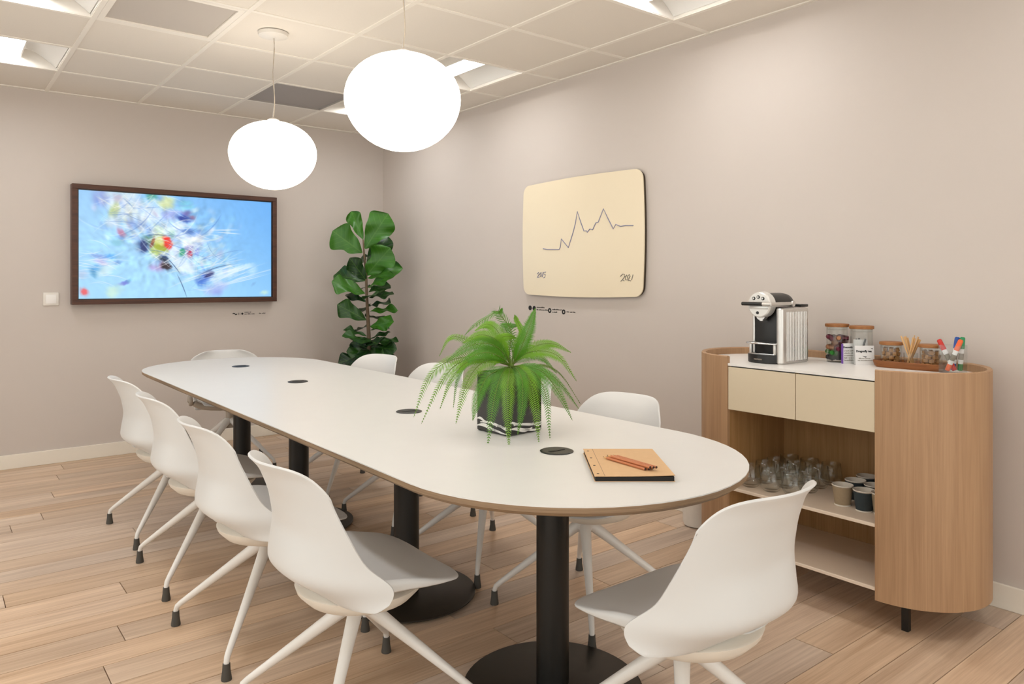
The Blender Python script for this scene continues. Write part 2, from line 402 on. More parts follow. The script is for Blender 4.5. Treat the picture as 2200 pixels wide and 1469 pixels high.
def vent(i, j, label, framed):
    a, b, c, d = XLN[i]+hb, XLN[i+1]-hb, YLN[j]+hb, YLN[j+1]-hb; hw, hd = (b-a)/2-.001, (d-c)/2-.001
    t = thing('ceiling_vent', label, 'ceiling vent', ((a+b)/2, (c+d)/2, H), 0)
    f = .028 if framed else .01
    fr = MB().box(-hw, -hd, -.004, hw, -hd+f, .01).box(-hw, hd-f, -.004, hw, hd, .01).box(-hw, -hd+f, -.004, -hw+f, hd-f, .01).box(hw-f, -hd+f, -.004, hw, hd-f, .01)
    part('frame', fr, M['bar'] if framed else M['vent'], t, None)
    T = NT('perforated_sheet_'+('large' if framed else 'small')); T.b.inputs['Roughness'].default_value = .6
    tc = T.n('ShaderNodeTexCoord'); vo = T.n('ShaderNodeTexVoronoi', Scale=110.0, Randomness=0.0); T.l(tc.outputs['Object'], vo.inputs['Vector'])
    cr = T.n('ShaderNodeValToRGB'); cr.color_ramp.elements[0].position = .30; cr.color_ramp.elements[1].position = .36
    cr.color_ramp.elements[0].color = (.10, .09, .08, 1); cr.color_ramp.elements[1].color = (.52, .47, .42, 1) if framed else (.36, .33, .31, 1)
    T.l(vo.outputs['Distance'], cr.inputs[0]); T.l(cr.outputs[0], T.b.inputs['Base Color'])
    part('perforated_panel', MB().box(-hw+f, -hd+f, .004, hw-f, hd-f, .012), T.m, t, None)
vent(4, 9, 'large perforated air vent with white frame at the top left', True)
vent(6, 11, 'small grey perforated ceiling panel between the two globes near the back wall', False)

# ------------------------------------------------------------------ pendant globes
def pendant(x, y, zc, r, hz, label):
    t = thing('pendant_lamp', label, 'pendant lamp', (x, y, zc), 0, 'opal globe pendants over the table')
    g = MB(); pr = []
    for k in range(25):
        a = -PI/2+PI*k/24; pr.append((max(r*math.cos(a), .0), hz*math.sin(a)*(1-.06*math.sin(a))))
    g.lathe(pr, 40); part('globe', g, M['globe'], t, True)
    top = hz*.94; hgt = H-zc
    part('collar', MB().lathe([(.0, top-.004), (.03, top-.004), (.03, top+.008), (.012, top+.018), (0, top+.02)], 20), M['enamel'], t)
    pts = []
    for k in range(15):
        f = k/14; pts.append((.006*math.sin(f*9), .006*math.cos(f*7)-.006, top+.015+(hgt-top-.04)*f))
    part('cable', MB().tube(pts, .0022, 6), M['cable'], t, True)
    pts = [(p[0]+.004*math.sin(p[2]*22), p[1]+.004*math.cos(p[2]*22), p[2]) for p in pts]
    part('steel_wire', MB().tube(pts, .0009, 5), M['silver'], t, True)
    part('ceiling_rose', MB().lathe([(0, hgt-.03), (.03, hgt-.03), (.075, hgt-.02), (.078, hgt-.006), (.078, hgt-.003), (0, hgt-.003)], 28), M['enamel'], t)
pendant(1.451, 3.87, 1.94, .224, .180, 'smaller looking opal glass globe pendant, farther from camera, near the screen')
pendant(1.444, 2.50, 1.962, .222, .187, 'larger looking opal glass globe pendant, nearer the camera')

# ------------------------------------------------------------------ wall screen with frame
tvx0, tvx1, tvz0, tvz1 = .809, 2.26, 1.10, 1.946
tv = thing('wall_screen', 'wall mounted display in dark walnut frame showing a blue abstract picture', 'screen', ((tvx0+tvx1)/2, YB, (tvz0+tvz1)/2))
tw, th_ = (tvx1-tvx0)/2, (tvz1-tvz0)/2
f = .034
for b in ((-tw, -th_, tw, -th_+f), (-tw, th_-f, tw, th_), (-tw, -th_+f, -tw+f, th_-f), (tw-f, -th_+f, tw, th_-f)):
    part('frame_rail', MB().box(b[0], -.085, b[1], b[2], 0, b[3], .002), M['frame'], tv, None)
e = f; iw, ih = tw-f, th_-f
for b in ((-iw, -ih, iw, -ih+.007), (-iw, ih-.007, iw, ih), (-iw, -ih+.007, -iw+.007, ih-.007), (iw-.007, -ih+.007, iw, ih-.007)):
    part('bezel', MB().box(b[0], -.074, b[1], b[2], -.05, b[3]), M['bezel'], tv, None)
NU, NV = 400, 224
uu, vv = np.meshgrid(np.linspace(0, 1, NU), np.linspace(0, 1, NV))      # v from top to bottom
ASP = 1.77
img = np.zeros((NV, NU, 3))
c0 = np.array([.60, .80, .97]); c1 = np.array([.66, .87, 1.0]); c2 = np.array([.38, .68, .97])
tl = np.clip(uu*.9+(1-vv)*.5-.55, 0, 1)[..., None]
img[:] = c0*(1-vv[..., None])+c1*vv[..., None]; img = img*(1-tl)+c2*tl
rng = np.random.RandomState(5)
def blob(X, Y, rx, ry, ang, col, al=1.0, soft=1.0, wob=.14):
    u0, v0 = (X-135)/1900, (Y-(115+(X-135)/1900*125))/(1205-(115+(X-135)/1900*125)+(-15*(X-135)/1900))
    du = (uu-u0)*ASP; dv = vv-v0; ca, sa = math.cos(ang), math.sin(ang)
    a = du*ca+dv*sa; b = -du*sa+dv*ca
    th = np.arctan2(b, a); k1, k2 = rng.uniform(0, 6, 2)
    wr = 1+wob*np.sin(2*th+k1)+wob*.6*np.sin(5*th+k2)
    d = np.sqrt((a/rx)**2+(b/ry)**2)/wr
    m = (al*np.clip(1.4-d**(2*soft)*.9, 0, 1)**1.2)[..., None]
    m = np.clip(m, 0, al)
    img[:] = img*(1-m)+np.array(col)*m
def streak(X, Y, L, wd, ang, curv, col, al):
    u0, v0 = (X-135)/1900, (Y-180)/1020
    du = (uu-u0)*ASP; dv = vv-v0; ca, sa = math.cos(ang), math.sin(ang)
    a = du*ca+dv*sa; b = -du*sa+dv*ca; b = b-curv*a*a
    m = (al*np.exp(-(b/wd)**2)*np.clip(1-(a/L)**2, 0, 1))[..., None]
    img[:] = img*(1-m)+np.array(col)*m
W_ = (1, 1, 1)
for X, Y, rx, ry, an, col, al in (
    (600, 300, .33, .20, .5, (.88, .93, .97), .75), (850, 420, .35, .2, .2, (.80, .90, .98), .65), (1050, 620, .32, .22, .3, (.86, .93, .99), .65),
    (330, 195, .12, .09, .3, (.52, .58, .85), .75), (480, 190, .05, .07, 0, (.75, .62, .70), .6), (610, 260, .13, .13, .9, (.85, .90, .90), .8), (790, 175, .06, .05, 0, (.20, .60, .45), .85),
    (930, 240, .12, .08, -.6, (.93, .93, .60), .85), (1130, 260, .09, .06, .3, (.45, .78, .86), .8), (450, 320, .06, .09, .3, (.75, .80, .40), .75), (570, 400, .08, .05, -1.0, (.70, .66, .45), .6),
    (600, 450, .05, .05, 0, (.40, .40, .62), .6), (760, 370, .14, .05, -.6, (.93, .97, 1), .8), (700, 480, .16, .07, .2, (.42, .62, .92), .6), (980, 360, .16, .06, -.3, (.58, .60, .86), .75), (1110, 400, .10, .05, .2, (.18, .30, .70), .9), (1130, 345, .05, .04, .4, (.38, .25, .55), .8), (1190, 390, .022, .03, 0, (.62, .20, .30), .9),
    (510, 545, .055, .045, .5, (.80, .38, .52), .8), (470, 640, .08, .05, .4, (.50, .80, .86), .6), (430, 430, .08, .09, 0, (.90, .90, .92), .6),
    (860, 545, .10, .09, 0, (.80, .92, .80), .95), (990, 555, .04, .06, .5, (.18, .50, .42), .8), (770, 620, .06, .07, 0, (.30, .62, .25), .95), (720, 670, .07, .09, 0, (.12, .24, .52), .95),
    (860, 680, .11, .13, .2, (.72, .78, .26), 1), (870, 620, .06, .05, .4, (.92, .94, .72), .9), (800, 650, .018, .06, .3, (.62, .25, .12), .8), (945, 645, .045, .085, -.2, (.95, .14, .10), 1), (905, 680, .05, .02, .6, (.75, .20, .10), .7),
    (1060, 480, .10, .04, -.2, (.95, .99, 1), .9), (1150, 525, .10, .045, 0, (.22, .42, .78), .8), (1265, 560, .03, .07, -.2, (.15, .30, .65), .8), (1200, 630, .12, .10, 0, (.97, .98, 1), .97), (1090, 735, .055, .05, .2, (.16, .62, .42), .95), (1160, 750, .045, .045, .7, (.72, .12, .25), .95), (1155, 690, .05, .03, 0, (.62, .45, .80), .7), (1235, 740, .03, .045, 0, (.42, .36, .75), .85),
    (930, 770, .10, .05, .5, (.92, .96, .96), .95), (900, 800, .06, .045, .3, (.10, .22, .35), .95), (930, 875, .065, .05, 0, (.16, .10, .16), .95), (880, 850, .03, .04, .4, (.58, .15, .22), .8), (830, 900, .09, .03, .1, (.74, .48, .76), .75),
    (1110, 880, .14, .09, .5, (.95, .98, 1), .85), (1300, 830, .13, .06, .3, (.84, .97, .95), .7), (1390, 740, .07, .1, -.6, (.76, .86, .88), .6), (1480, 760, .05, .06, 0, (.76, .74, .84), .6),
    (1310, 1000, .12, .07, -.5, (.15, .30, .75), .9), (1360, 960, .06, .035, -.4, (.05, .10, .40), .95), (1280, 1040, .07, .05, -.5, (.30, .52, .88), .8), (1520, 960, .22, .045, -.35, (.88, .96, 1), .85), (1700, 900, .16, .04, -.35, (.85, .96, 1), .8), (1830, 930, .06, .05, -.4, (.78, .93, 1), .7), (1430, 1110, .15, .07, -.3, (.70, .72, .95), .7), (1450, 1150, .08, .04, -.3, (.55, .58, .90), .6),
    (320, 785, .09, .03, .3, (.45, .55, .85), .7), (415, 780, .05, .035, .3, (.20, .55, .85), .75), (480, 840, .04, .02, .4, (.25, .42, .75), .7), (335, 840, .09, .03, .4, (.80, .66, .86), .75), (280, 900, .07, .04, -.3, (.28, .60, .86), .75), (265, 950, .03, .05, -.3, (.10, .45, .68), .75), (370, 920, .14, .05, -.6, (.86, .95, .95), .7), (170, 960, .05, .06, 0, (.72, .74, .86), .6),
    (185, 1135, .045, .045, 0, (.94, .42, .45), .9), (540, 1050, .05, .03, -.3, (.38, .36, .78), .85), (575, 1030, .02, .02, 0, (.20, .62, .72), .7), (430, 1140, .08, .07, .3, (.84, .95, .82), .75), (500, 1100, .05, .06, .2, (.74, .90, .90), .6), (1960, 1150, .045, .03, 0, (.86, .97, .84), .8), (1835, 1065, .015, .02, 0, (.42, .52, .78), .7)):
    blob(X, Y, rx*.74, ry*.74, an, col, al*.9)
def smear(steps, ds):
    fa_ = 1.1*np.sin(uu*5.3+vv*2.1)+.9*np.sin(vv*6.7-uu*3.1+1.0)-.35
    fx, fy = np.cos(fa_), np.sin(fa_)
    x, y = uu*(NU-1), vv*(NV-1); acc = np.zeros_like(img)
    for k in range(-steps, steps+1):
        ix = np.clip((x+fx*k*ds+.4*np.sin(y*.9+k*.7)).round().astype(int), 0, NU-1); iy = np.clip((y+fy*k*ds+.4*np.sin(x*.8)).round().astype(int), 0, NV-1)
        acc += img[iy, ix]
    img[:] = acc/(2*steps+1)
def speckle(n_, amp):
    f = np.zeros_like(uu)
    for k in range(n_):
        kx, ky, p = rng.normal(0, 55), rng.normal(0, 55), rng.uniform(0, 6)
        f += np.sin(kx*uu*ASP+ky*vv+p)
    m = np.exp(-(((uu-.40)*ASP/.62)**2+((vv-.45)/.42)**2))
    img[:] = img*(1+amp*(f/np.sqrt(n_)*m)[..., None])
pal = ((.95, .97, 1), (.80, .90, .99), (.55, .72, .95), (.70, .80, .97), (.90, .96, .92), (.40, .60, .92), (.86, .84, .95), (.60, .86, .93))
for k in range(170):
    t_ = rng.uniform(0, 1); blob(300+t_*1150+rng.normal(0, 170), 230+t_*560+rng.normal(0, 170), rng.uniform(.012, .05), rng.uniform(.008, .025), rng.uniform(-1, 1), pal[rng.randint(8)], rng.uniform(.35, .75))
speckle(26, .10); smear(5, 1.0); speckle(26, .07); smear(3, 1.0)
for X, Y, rx, ry, an, col, al in ((945, 640, .036, .06, -.2, (.96, .13, .08), .95), (860, 640, .045, .05, .2, (.86, .88, .50), .8), (800, 640, .015, .05, .3, (.55, .2, .1), .7), (880, 700, .06, .03, .5, (.62, .68, .15), .8), (1160, 750, .028, .026, .7, (.75, .10, .22), .9), (905, 800, .04, .03, .3, (.06, .14, .25), .85), (930, 880, .045, .03, 0, (.12, .06, .10), .85), (1360, 965, .05, .022, -.4, (.04, .09, .38), .85), (1090, 735, .03, .03, 0, (.10, .60, .38), .8), (185, 1135, .025, .025, 0, (.93, .35, .38), .8), (715, 680, .03, .05, 0, (.06, .16, .42), .8), (1100, 400, .05, .025, .2, (.12, .22, .60), .8)):
    blob(X, Y, rx, ry, an, col, al)
cols = (W_, W_, (.92, .97, 1), (.25, .42, .75), (.86, .95, .99), (.55, .70, .95), (.95, .97, .90))
for k in range(230):
    a = rng.uniform(0, 1); X = 420+a*1000+rng.normal(0, 110); Y = 260+a*620+rng.normal(0, 160)
    streak(X, Y, rng.uniform(.05, .22), rng.uniform(.002, .006), rng.uniform(-1.0, .9), rng.uniform(-2.5, 2.5), cols[rng.randint(len(cols))], rng.uniform(.2, .6))
for k in range(40): streak(1500+rng.normal(0, 170), 940+rng.normal(0, 60), rng.uniform(.1, .3), rng.uniform(.002, .005), -.33+rng.normal(0, .1), rng.uniform(-.2, .2), W_, rng.uniform(.3, .6))
for k in range(30): streak(330+rng.normal(0, 110), 850+rng.normal(0, 70), rng.uniform(.05, .14), .003, rng.uniform(-.5, .5), rng.uniform(-3, 3), W_, rng.uniform(.3, .6))
for X, Y, L, an, cv in ((1420, 900, .20, -.35, .6), (850, 575, .11, 0, 1.5), (1000, 870, .12, .9, .5), (1090, 1080, .14, 1.2, .3)): streak(X, Y, L, .0035, an, cv, (.12, .2, .4), .8)
for X, Y, L, an in ((850, 790, .05, -.6), (940, 830, .06, -.6), (1000, 790, .04, .5), (1130, 745, .03, -.6), (1175, 720, .03, .6), (1165, 780, .03, .6), (1520, 500, .16, -.05), (1560, 530, .14, .04)): streak(X, Y, L, .004, an, 0, W_, .85)
img = np.clip(img, 0, 1)
imgl = np.where(img <= .04045, img/12.92, ((img+.055)/1.055)**2.4)
sx, sz = iw-.007, ih-.007
xs = np.linspace(-sx, sx, NU); zs = np.linspace(sz, -sz, NV)
V = [(x, -.062, z) for z in zs for x in xs]
F_ = [(i*NU+j, (i+1)*NU+j, (i+1)*NU+j+1, i*NU+j+1) for i in range(NV-1) for j in range(NU-1)]
me = bpy.data.meshes.new('display'); me.from_pydata(V, [], F_)
at = me.color_attributes.new('picture', 'FLOAT_COLOR', 'POINT')
at.data.foreach_set('color', np.concatenate([imgl.reshape(-1, 3), np.ones((NU*NV, 1))], 1).astype(np.float32).ravel())
T = NT('lit_display'); T.b.inputs['Base Color'].default_value = (.01, .01, .012, 1); T.b.inputs['Roughness'].default_value = .35
ca = T.n('ShaderNodeVertexColor', layer_name='picture'); T.l(ca.outputs[0], T.b.inputs['Emission Color']); T.b.inputs['Emission Strength'].default_value = SCREEN_E
me.materials.append(T.m); link('display', me, tv)
part('back_plate', MB().box(-iw, -.058, -ih, iw, -.002, ih), M['bezel'], tv, None)

# small wall plate
wp = thing('wall_plate', 'small square white switch plate on the wall left of the screen', 'switch', (.692, YB, 1.141))
part('plate', MB().box(-.047, -.010, -.046, .047, 0, .046, .004), M['enamel'], wp, 35)
part('rocker', MB().box(-.031, -.0125, -.031, .031, -.009, .031, .001), M['whitetop'], wp, 35)

# wall decals
def fine_print(w_, h_, seed):
    r = random.Random(seed); m = MB(); x = 0
    while x < w_:
        a = h_*r.uniform(.35, .75); hh = h_*r.choice((.7, .7, 1)); m.add([(x, 0, 0), (min(x+a, w_), 0, 0), (min(x+a, w_), 0, hh), (x, 0, hh)], [(0, 1, 2, 3)])
        x += a+h_*(r.choice((.22, .22, .22, .22, .7)))
    return m
def print_line(parent, x, y, z, w_, h_, seed, rot, m='print'):
    o = part('small_print', fine_print(w_, h_, seed), M[m], parent, None, fix=False); o.location = (x, y, z); o.rotation_euler = rot; return o
def decal_back(x, z, body, size, parent, m='print', align='LEFT', bold=0):
    o = link('lettering', text_mesh(body, size, M[m], .0003, align=align, bold=bold), parent); o.rotation_euler = (PI/2, 0, 0); o.location = (x, -.0008, z); return o
dc = thing('wall_decal', 'tiny black wave mark and lettering on the wall under the screen', 'decal', (1.93, YB, .995))
wv = [(.002+.034*k/12, -.001, .008+.006*math.sin(k/12*2*PI)) for k in range(13)]
part('wave_mark', MB().tube(wv, .0035, 6), M['print'], dc)
part('bar_mark', MB().box(.047, -.0015, 0, .050, 0, .017).box(.058, -.0015, 0, .061, 0, .017), M['print'], dc, None)
part('dot_mark', MB().lathe([(.0085, -.0015), (.0085, 0)], 16, (.078, 0, .0085), 'y'), M['print'], dc)
print_line(dc, .096, -.0012, .016, .052, .0085, 1, (0, 0, 0)); print_line(dc, .096, -.0012, .001, .084, .0085, 2, (0, 0, 0)); print_line(dc, .212, -.0012, .004, .052, .0085, 3, (0, 0, 0))
dc2 = thing('wall_decal', 'row of black round icons with tiny lettering under the whiteboard', 'decal', (XR, 3.5, 1.07))
def decal_right(yc, z, body, size):
    o = link('lettering', text_mesh(body, size, M['print'], .0003, align='LEFT'), dc2); o.rotation_euler = (PI/2, 0, -PI/2); o.location = (-.0008, yc, z)
for yy, zz in ((.436, .011), (.392, .009), (.232, -.001), (.094, -.006)):
    r = MB().lathe([(.0165, -.0015), (.0165, 0)], 24, (0, yy, zz), 'x') if yy > .3 else MB().lathe([(.0165, -.0015), (.0165, 0), (.007, 0), (.007, -.0015)], 24, (0, yy, zz), 'x', True)
    part('icon', r, M['print'], dc2)
part('icon_link', MB().box(-.001, .40, .008, 0, .43, .011), M['print'], dc2, None)
for yy, zz, ww, sd in ((.366, .013, .085, 4), (.366, -.003, .115, 5), (.205, .003, .092, 6), (.205, -.014, .048, 7), (.066, -.008, .026, 8), (.030, -.009, .048, 9)):
    print_line(dc2, -.0012, yy, zz, ww, .0085, sd, (0, 0, -PI/2), 'pages')

# ------------------------------------------------------------------ whiteboard on the right wall
bd = thing('whiteboard', 'cream rounded whiteboard with a hand drawn line graph and years', 'whiteboard', (XR, 3.43, 1.545))
def sq(a, b, n=5.2, m=64, bow=0):
    out = []
    for k in range(m):
        t = 2*PI*k/m; c, s = math.cos(t), math.sin(t)
        out.append((a*math.copysign(abs(c)**(2/n), c), b*math.copysign(abs(s)**(2/n), s)))
    return out
bw, bh = .542, .372
def board_outline(o=0):
    a, b = bw-o, bh-o; r = .06; pts = []
    # straight sides with slight bow and rounded corners
    for cx, cy, a0 in ((a-r, b-r, 0), (-(a-r), b-r, PI/2), (-(a-r), -(b-r), PI), (a-r, -(b-r), 1.5*PI)):
        for k in range(7):
            t = a0+PI/2*k/6; pts.append((cx+r*math.cos(t), cy+r*math.sin(t)))
        nxt = {0: (-1, 0), PI/2: (0, -1), PI: (1, 0), 1.5*PI: (0, 1)}[a0]
        ex, ey = pts[-1]
        ln = 2*(a-r) if nxt[0] else 2*(b-r)
        for k in range(1, 8):
            s = k/8; bow = .010*math.sin(PI*s); nx, ny = (0, 1 if a0 == 0 else -1) if nxt[0] else ((-1 if a0 == PI/2 else 1), 0)
            pts.append((ex+nxt[0]*ln*s+nx*bow, ey+nxt[1]*ln*s+ny*bow))
    return pts
def yz_prism(pts, x0, x1):
    m = MB(); n = len(pts)
    m.add([(x0, p[0], p[1]) for p in pts]+[(x1, p[0], p[1]) for p in pts], [(i, (i+1) % n, n+(i+1) % n, n+i) for i in range(n)]+[tuple(range(n-1, -1, -1)), tuple(range(n, 2*n))]); return m
part('backing', yz_prism(board_outline(.004), -.022, -.002), M['boardedge'], bd, 40)
part('board_face', yz_prism(board_outline(0), -.030, -.022), M['board'], bd, 40)
def bpt(X, Y):                       # zoomed photo crop of the board -> board plane
    p = px(1110+X/4.32, 350+Y/4.32, 1.0) - Vector((0, 0, CAMZ)); t = (XR-.031)/p.x
    return (-.0308, p.y*t-3.43, CAMZ+p.z*t-1.545)
graph = [(245, 795), (290, 803), (340, 802), (395, 803), (405, 780), (415, 705), (480, 786), (500, 720), (525, 640), (545, 560), (563, 450), (595, 550), (625, 632), (645, 628), (655, 643), (680, 612), (705, 620), (735, 555), (757, 550), (805, 425), (850, 520), (897, 612), (920, 570), (965, 588), (1010, 580), (1083, 580)]
part('graph_line', MB().tube([bpt(*p) for p in graph], .0032, 6), M['ink'], bd, 40)
def strokes(name, lst, r=.0026, m='inkgrey'):
    mb = MB()
    for s in lst: mb.tube([bpt(*p) for p in s], r, 5)
    part(name, mb, M[m], bd, 40)
strokes('year_lettering', [
    [(962, 1052), (985, 1030), (1000, 1032), (1003, 1052), (985, 1078), (965, 1097), (985, 1085), (998, 1095)],
    [(1020, 1038), (1008, 1060), (1010, 1085), (1024, 1085), (1030, 1060), (1020, 1038)],
    [(1034, 1045), (1046, 1036), (1054, 1048), (1040, 1075), (1033, 1092), (1048, 1088), (1058, 1094)],
    [(1080, 1036), (1072, 1065), (1066, 1088)]])
strokes('year_lettering', [
    [(190, 1030), (205, 1015), (212, 1028), (200, 1045), (190, 1060), (212, 1058)],
    [(226, 1015), (216, 1035), (222, 1056), (234, 1040), (226, 1015)],
    [(245, 1012), (238, 1058)],
    [(272, 1012), (252, 1014), (250, 1030), (266, 1036), (262, 1058), (248, 1066)]], .0026, 'ink')

# ------------------------------------------------------------------ meeting table
TX, TY0, TY1, TR, TZ = 1.53, 1.68, 4.65, .54, .74
def stadium(r, y0=TY0, y1=TY1, x=TX, n=28):
    return [(x+r*math.cos(a), y1+r*math.sin(a)) for a in np.linspace(0, PI, n)]+[(x+r*math.cos(a), y0+r*math.sin(a)) for a in np.linspace(PI, 2*PI, n)]
tbx = (TX, 3.167, 0)
tb_ = thing('meeting_table', 'long white meeting table with rounded ends, plywood edge and black columns', 'table', tbx)
def rel(pts): return [(p[0]-tbx[0], p[1]-tbx[1]) for p in pts]
part('table_top', MB().prism(rel(stadium(TR)), TZ-.003, TZ), M['laminate'], tb_, 30)
o_, i_ = rel(stadium(TR)), rel(stadium(TR-.014))
eg = MB(); n = len(o_)
eg.add([(p[0], p[1], TZ-.003) for p in o_]+[(p[0], p[1], TZ-.016) for p in o_]+[(p[0], p[1], TZ-.027) for p in i_],
       [(k*n+i, (k+1)*n+i, (k+1)*n+(i+1) % n, k*n+(i+1) % n) for k in range(2) for i in range(n)]+[tuple(range(2*n, 3*n))])
part('plywood_edge', eg, M['ply'], tb_, 30)
for yc in (1.73, 2.62, 3.72, 4.60):
    lg = part('column', MB().cyl((0, yc-tbx[1], 0), .0505, .012, TZ-.034, 32), M['black'], tb_)
    part('top_plate', MB().cyl((0, 0, 0), .16, TZ-.034, TZ-.027, 32), M['black'], lg, 35, (0, yc-tbx[1], 0))
    part('base_disc', MB().lathe([(0, .006), (.272, .006), (.278, .010), (.278, .014), (.272, .018), (0, .018)], 56), M['disc'], lg, 35, (0, yc-tbx[1], 0))
    fm = MB()
    for k in range(4): fm.cyl((.22*math.cos(k*PI/2+.6), .22*math.sin(k*PI/2+.6), 0), .014, 0, .006, 12)
    part('glide', fm, M['blackpl'], lg, 35, (0, yc-tbx[1], 0))
for yc in (1.711, 2.60, 3.732, 4.623):
    g = part('cable_grommet', MB().lathe([(.0, TZ), (.050, TZ), (.052, TZ+.002), (.048, TZ+.0035), (.042, TZ+.003), (0, TZ+.0028)], 32), M['blackpl'], tb_, 35, (0, yc-tbx[1], 0))
    part('flap', MB().box(-.03, -.006, TZ+.003, .03, .006, TZ+.0042, .0005), M['black'], g, 35)

# ------------------------------------------------------------------ shell chairs
def interp(xs, ys, x): return float(np.interp(x, xs, ys))
ZK = np.array([.40, .44, .48, .53, .60, .68, .76, .80])
XC = np.array([-.153, -.208, -.272, -.266, -.253, -.268, -.303, -.342])
XE = np.array([-.112, -.077, -.068, -.130, -.164, -.198, -.222, -.240])
HW = np.array([.283, .292, .301, .256, .235, .211, .204, .226])
def smooth_profile(k):
    zz = np.linspace(ZK[0], ZK[-1], 81); y = np.interp(zz, ZK, k); ker = np.ones(7)/7
    yp = np.pad(y, 6, mode='reflect', reflect_type='odd')
    return zz, np.convolve(np.convolve(yp, ker, 'same'), ker, 'same')[6:-6]
def back_shell():
    pc, pe, ph_ = smooth_profile(XC), smooth_profile(XE), smooth_profile(HW)
    P = []
    for v in np.linspace(0, 1, 44):
        row = []
        for u in np.sin(np.linspace(-1, 1, 37)*PI/2):
            a_ = abs(u); zb = .405+.011*a_**2.5+.020*max(0, (a_-.93)/.07)**2; zt_ = .707+.082*max(0, 1-a_**5.283)**.8; z = zb+(zt_-zb)*v
            ex = 2.743-.574*min(max((z-.42)/.36, 0), 1)
            c, e_, h_ = (float(np.interp(z, *q)) for q in (pc, pe, ph_))
            row.append((c+(e_-c)*a_**ex, h_*u, z))
        P.append(row)
    return bake(MB().grid(P), 'backrest', M['shell'], [('SOLIDIFY', dict(thickness=.007, offset=0)), ('BEVEL', dict(width=.0022, segments=2, limit_method='ANGLE', angle_limit=math.radians(60)))])
def seat_shell():
    xk = [-.225, -.16, -.09, 0, .05, .10, .15, .18, .20, .212]
    hk = [.07, .165, .232, .248, .250, .248, .240, .215, .17, .09]
    ek = [.455, .478, .490, .478, .462, .447, .434, .427, .420, .411]
    ck = [.440, .418, .410, .413, .418, .425, .428, .424, .418, .409]
    P = []
    for x in np.linspace(-.225, .212, 24):
        hw, ez, cz = interp(xk, hk, x), interp(xk, ek, x), interp(xk, ck, x)
        row = [(x, hw*u, cz+(ez-cz)*abs(u)**3) for u in np.linspace(-1, 1, 15)]
        fl_ = interp([-.225, -.09, 0, .10, .15, .22], [.01, .055, .040, .016, .006, .005], x)
        row = [(x, -hw+.004, ez-fl_)]+row+[(x, hw-.004, ez-fl_)]
        P.append(row)
    return bake(MB().grid(P), 'seat', M['shell'], [('SOLIDIFY', dict(thickness=.006, offset=0)), ('SUBSURF', dict(levels=1))])
me_back, me_seat = back_shell(), seat_shell()
def pan_mb():
    pr = [(0, -.070), (.05, -.069), (.11, -.061), (.152, -.043), (.176, -.016), (.181, .0), (.176, .003), (0, .004)]
    m = MB(); n = 36; vs = []
    for r, h in pr:
        for k in range(n):
            a = 2*PI*k/n; vs.append((-.026+r*math.cos(a), r*math.sin(a)*1.06, .400+h*.92))
    fs = [(i*n+k, i*n+(k+1) % n, (i+1)*n+(k+1) % n, (i+1)*n+k) for i in range(1, len(pr)-2) for k in range(n)]
    fs.append(tuple(n+k for k in range(n))); fs.append(tuple((len(pr)-2)*n+k for k in range(n)))
    return m.add(vs, fs)
def leg_mb():
    pts, ra = [], []
    for t, r, z, w_ in ((0, .012, .318, .026), (.1, .040, .303, .024), (.25, .095, .262, .021), (.5, .187, .193, .017), (.75, .275, .127, .0135), (.93, .332, .084, .0115), (.98, .348, .070, .0108), (1, .353, .055, .0100), (1.02, .3535, .045, .0098)):
        pts.append((r, 0, z)); ra.append(w_*.9)
    return MB().tube(pts, ra, 12, up=Vector((0, 1, 0)))
def make_chair(label, group):
    t = thing('shell_chair', label, 'chair', group=group)
    link('seat', me_seat, t); link('backrest', me_back, t)
    part('under_seat_pan', pan_mb(), M['pan'], t, 50)
    part('hub', MB().lathe([(.0, .292), (.024, .292), (.034, .302), (.036, .318), (.031, .332), (.033, .345), (.05, .352), (0, .352)], 24), M['legwhite'], t)
    for k in range(4):
        l = part('leg', leg_mb(), M['legwhite'], t, 50); l.rotation_euler = (0, 0, PI/4+k*PI/2)
        part('foot_cap', MB().lathe([(0, 0), (.0165, 0), (.0165, .006), (.0130, .030), (.0118, .052), (0, .052)], 14, (.3535, 0, 0)), M['cap'], l)
    return t
G = 'white shell chairs around the table'
chair_spec = [
    ((1.021, 1.972), -1, 3, 'white shell chair on the left side of the table, nearest the camera'),
    ((1.010, 2.655), -2.5, 3, 'white shell chair on the left side of the table, second from the camera'),
    ((1.028, 3.387), -2.5, -1, 'white shell chair on the left side of the table, third from the camera'),
    ((1.044, 4.09), 0, 3, 'white shell chair on the left side of the table, farthest from the camera'),
    ((1.548, 1.243), 90, 84, 'white shell chair at the near rounded end of the table, back to the camera'),
    ((2.025, 2.10), 187, 5, 'white shell chair on the right side of the table, nearest the sideboard, behind the fern'),
    ((2.03, 2.76), 184, 3, 'white shell chair on the right side of the table, backrest hidden behind the fern'),
    ((2.06, 3.51), 194, 3, 'white shell chair on the right side of the table, just left of the fern'),
    ((2.03, 4.20), 194, 2, 'white shell chair on the right side of the table, in front of the tall fig'),
]
proto = make_chair(chair_spec[0][3], G)
for i, (c, a, b, lab) in enumerate(chair_spec):
    o = proto if i == 0 else dup(proto)
    o.location = (c[0], c[1], 0); o.rotation_euler = (0, 0, math.radians(a)); o['label'] = lab; o['group'] = G
    k = 0
    sh_ = Matrix.Rotation(-math.radians(a), 3, 'Z') @ Vector((-.02, .02, 0)) if i < 4 else Vector((0, 0, 0))   # swivelled shells sit a little off the base
    for ch in o.children:
        if ch.name.split('.')[0] in ('leg', 'hub'): ch.location = sh_
        if ch.name.split('.')[0] == 'leg':
            ch.rotation_euler = (0, 0, math.radians(b-a)+PI/4+k*PI/2); k += 1
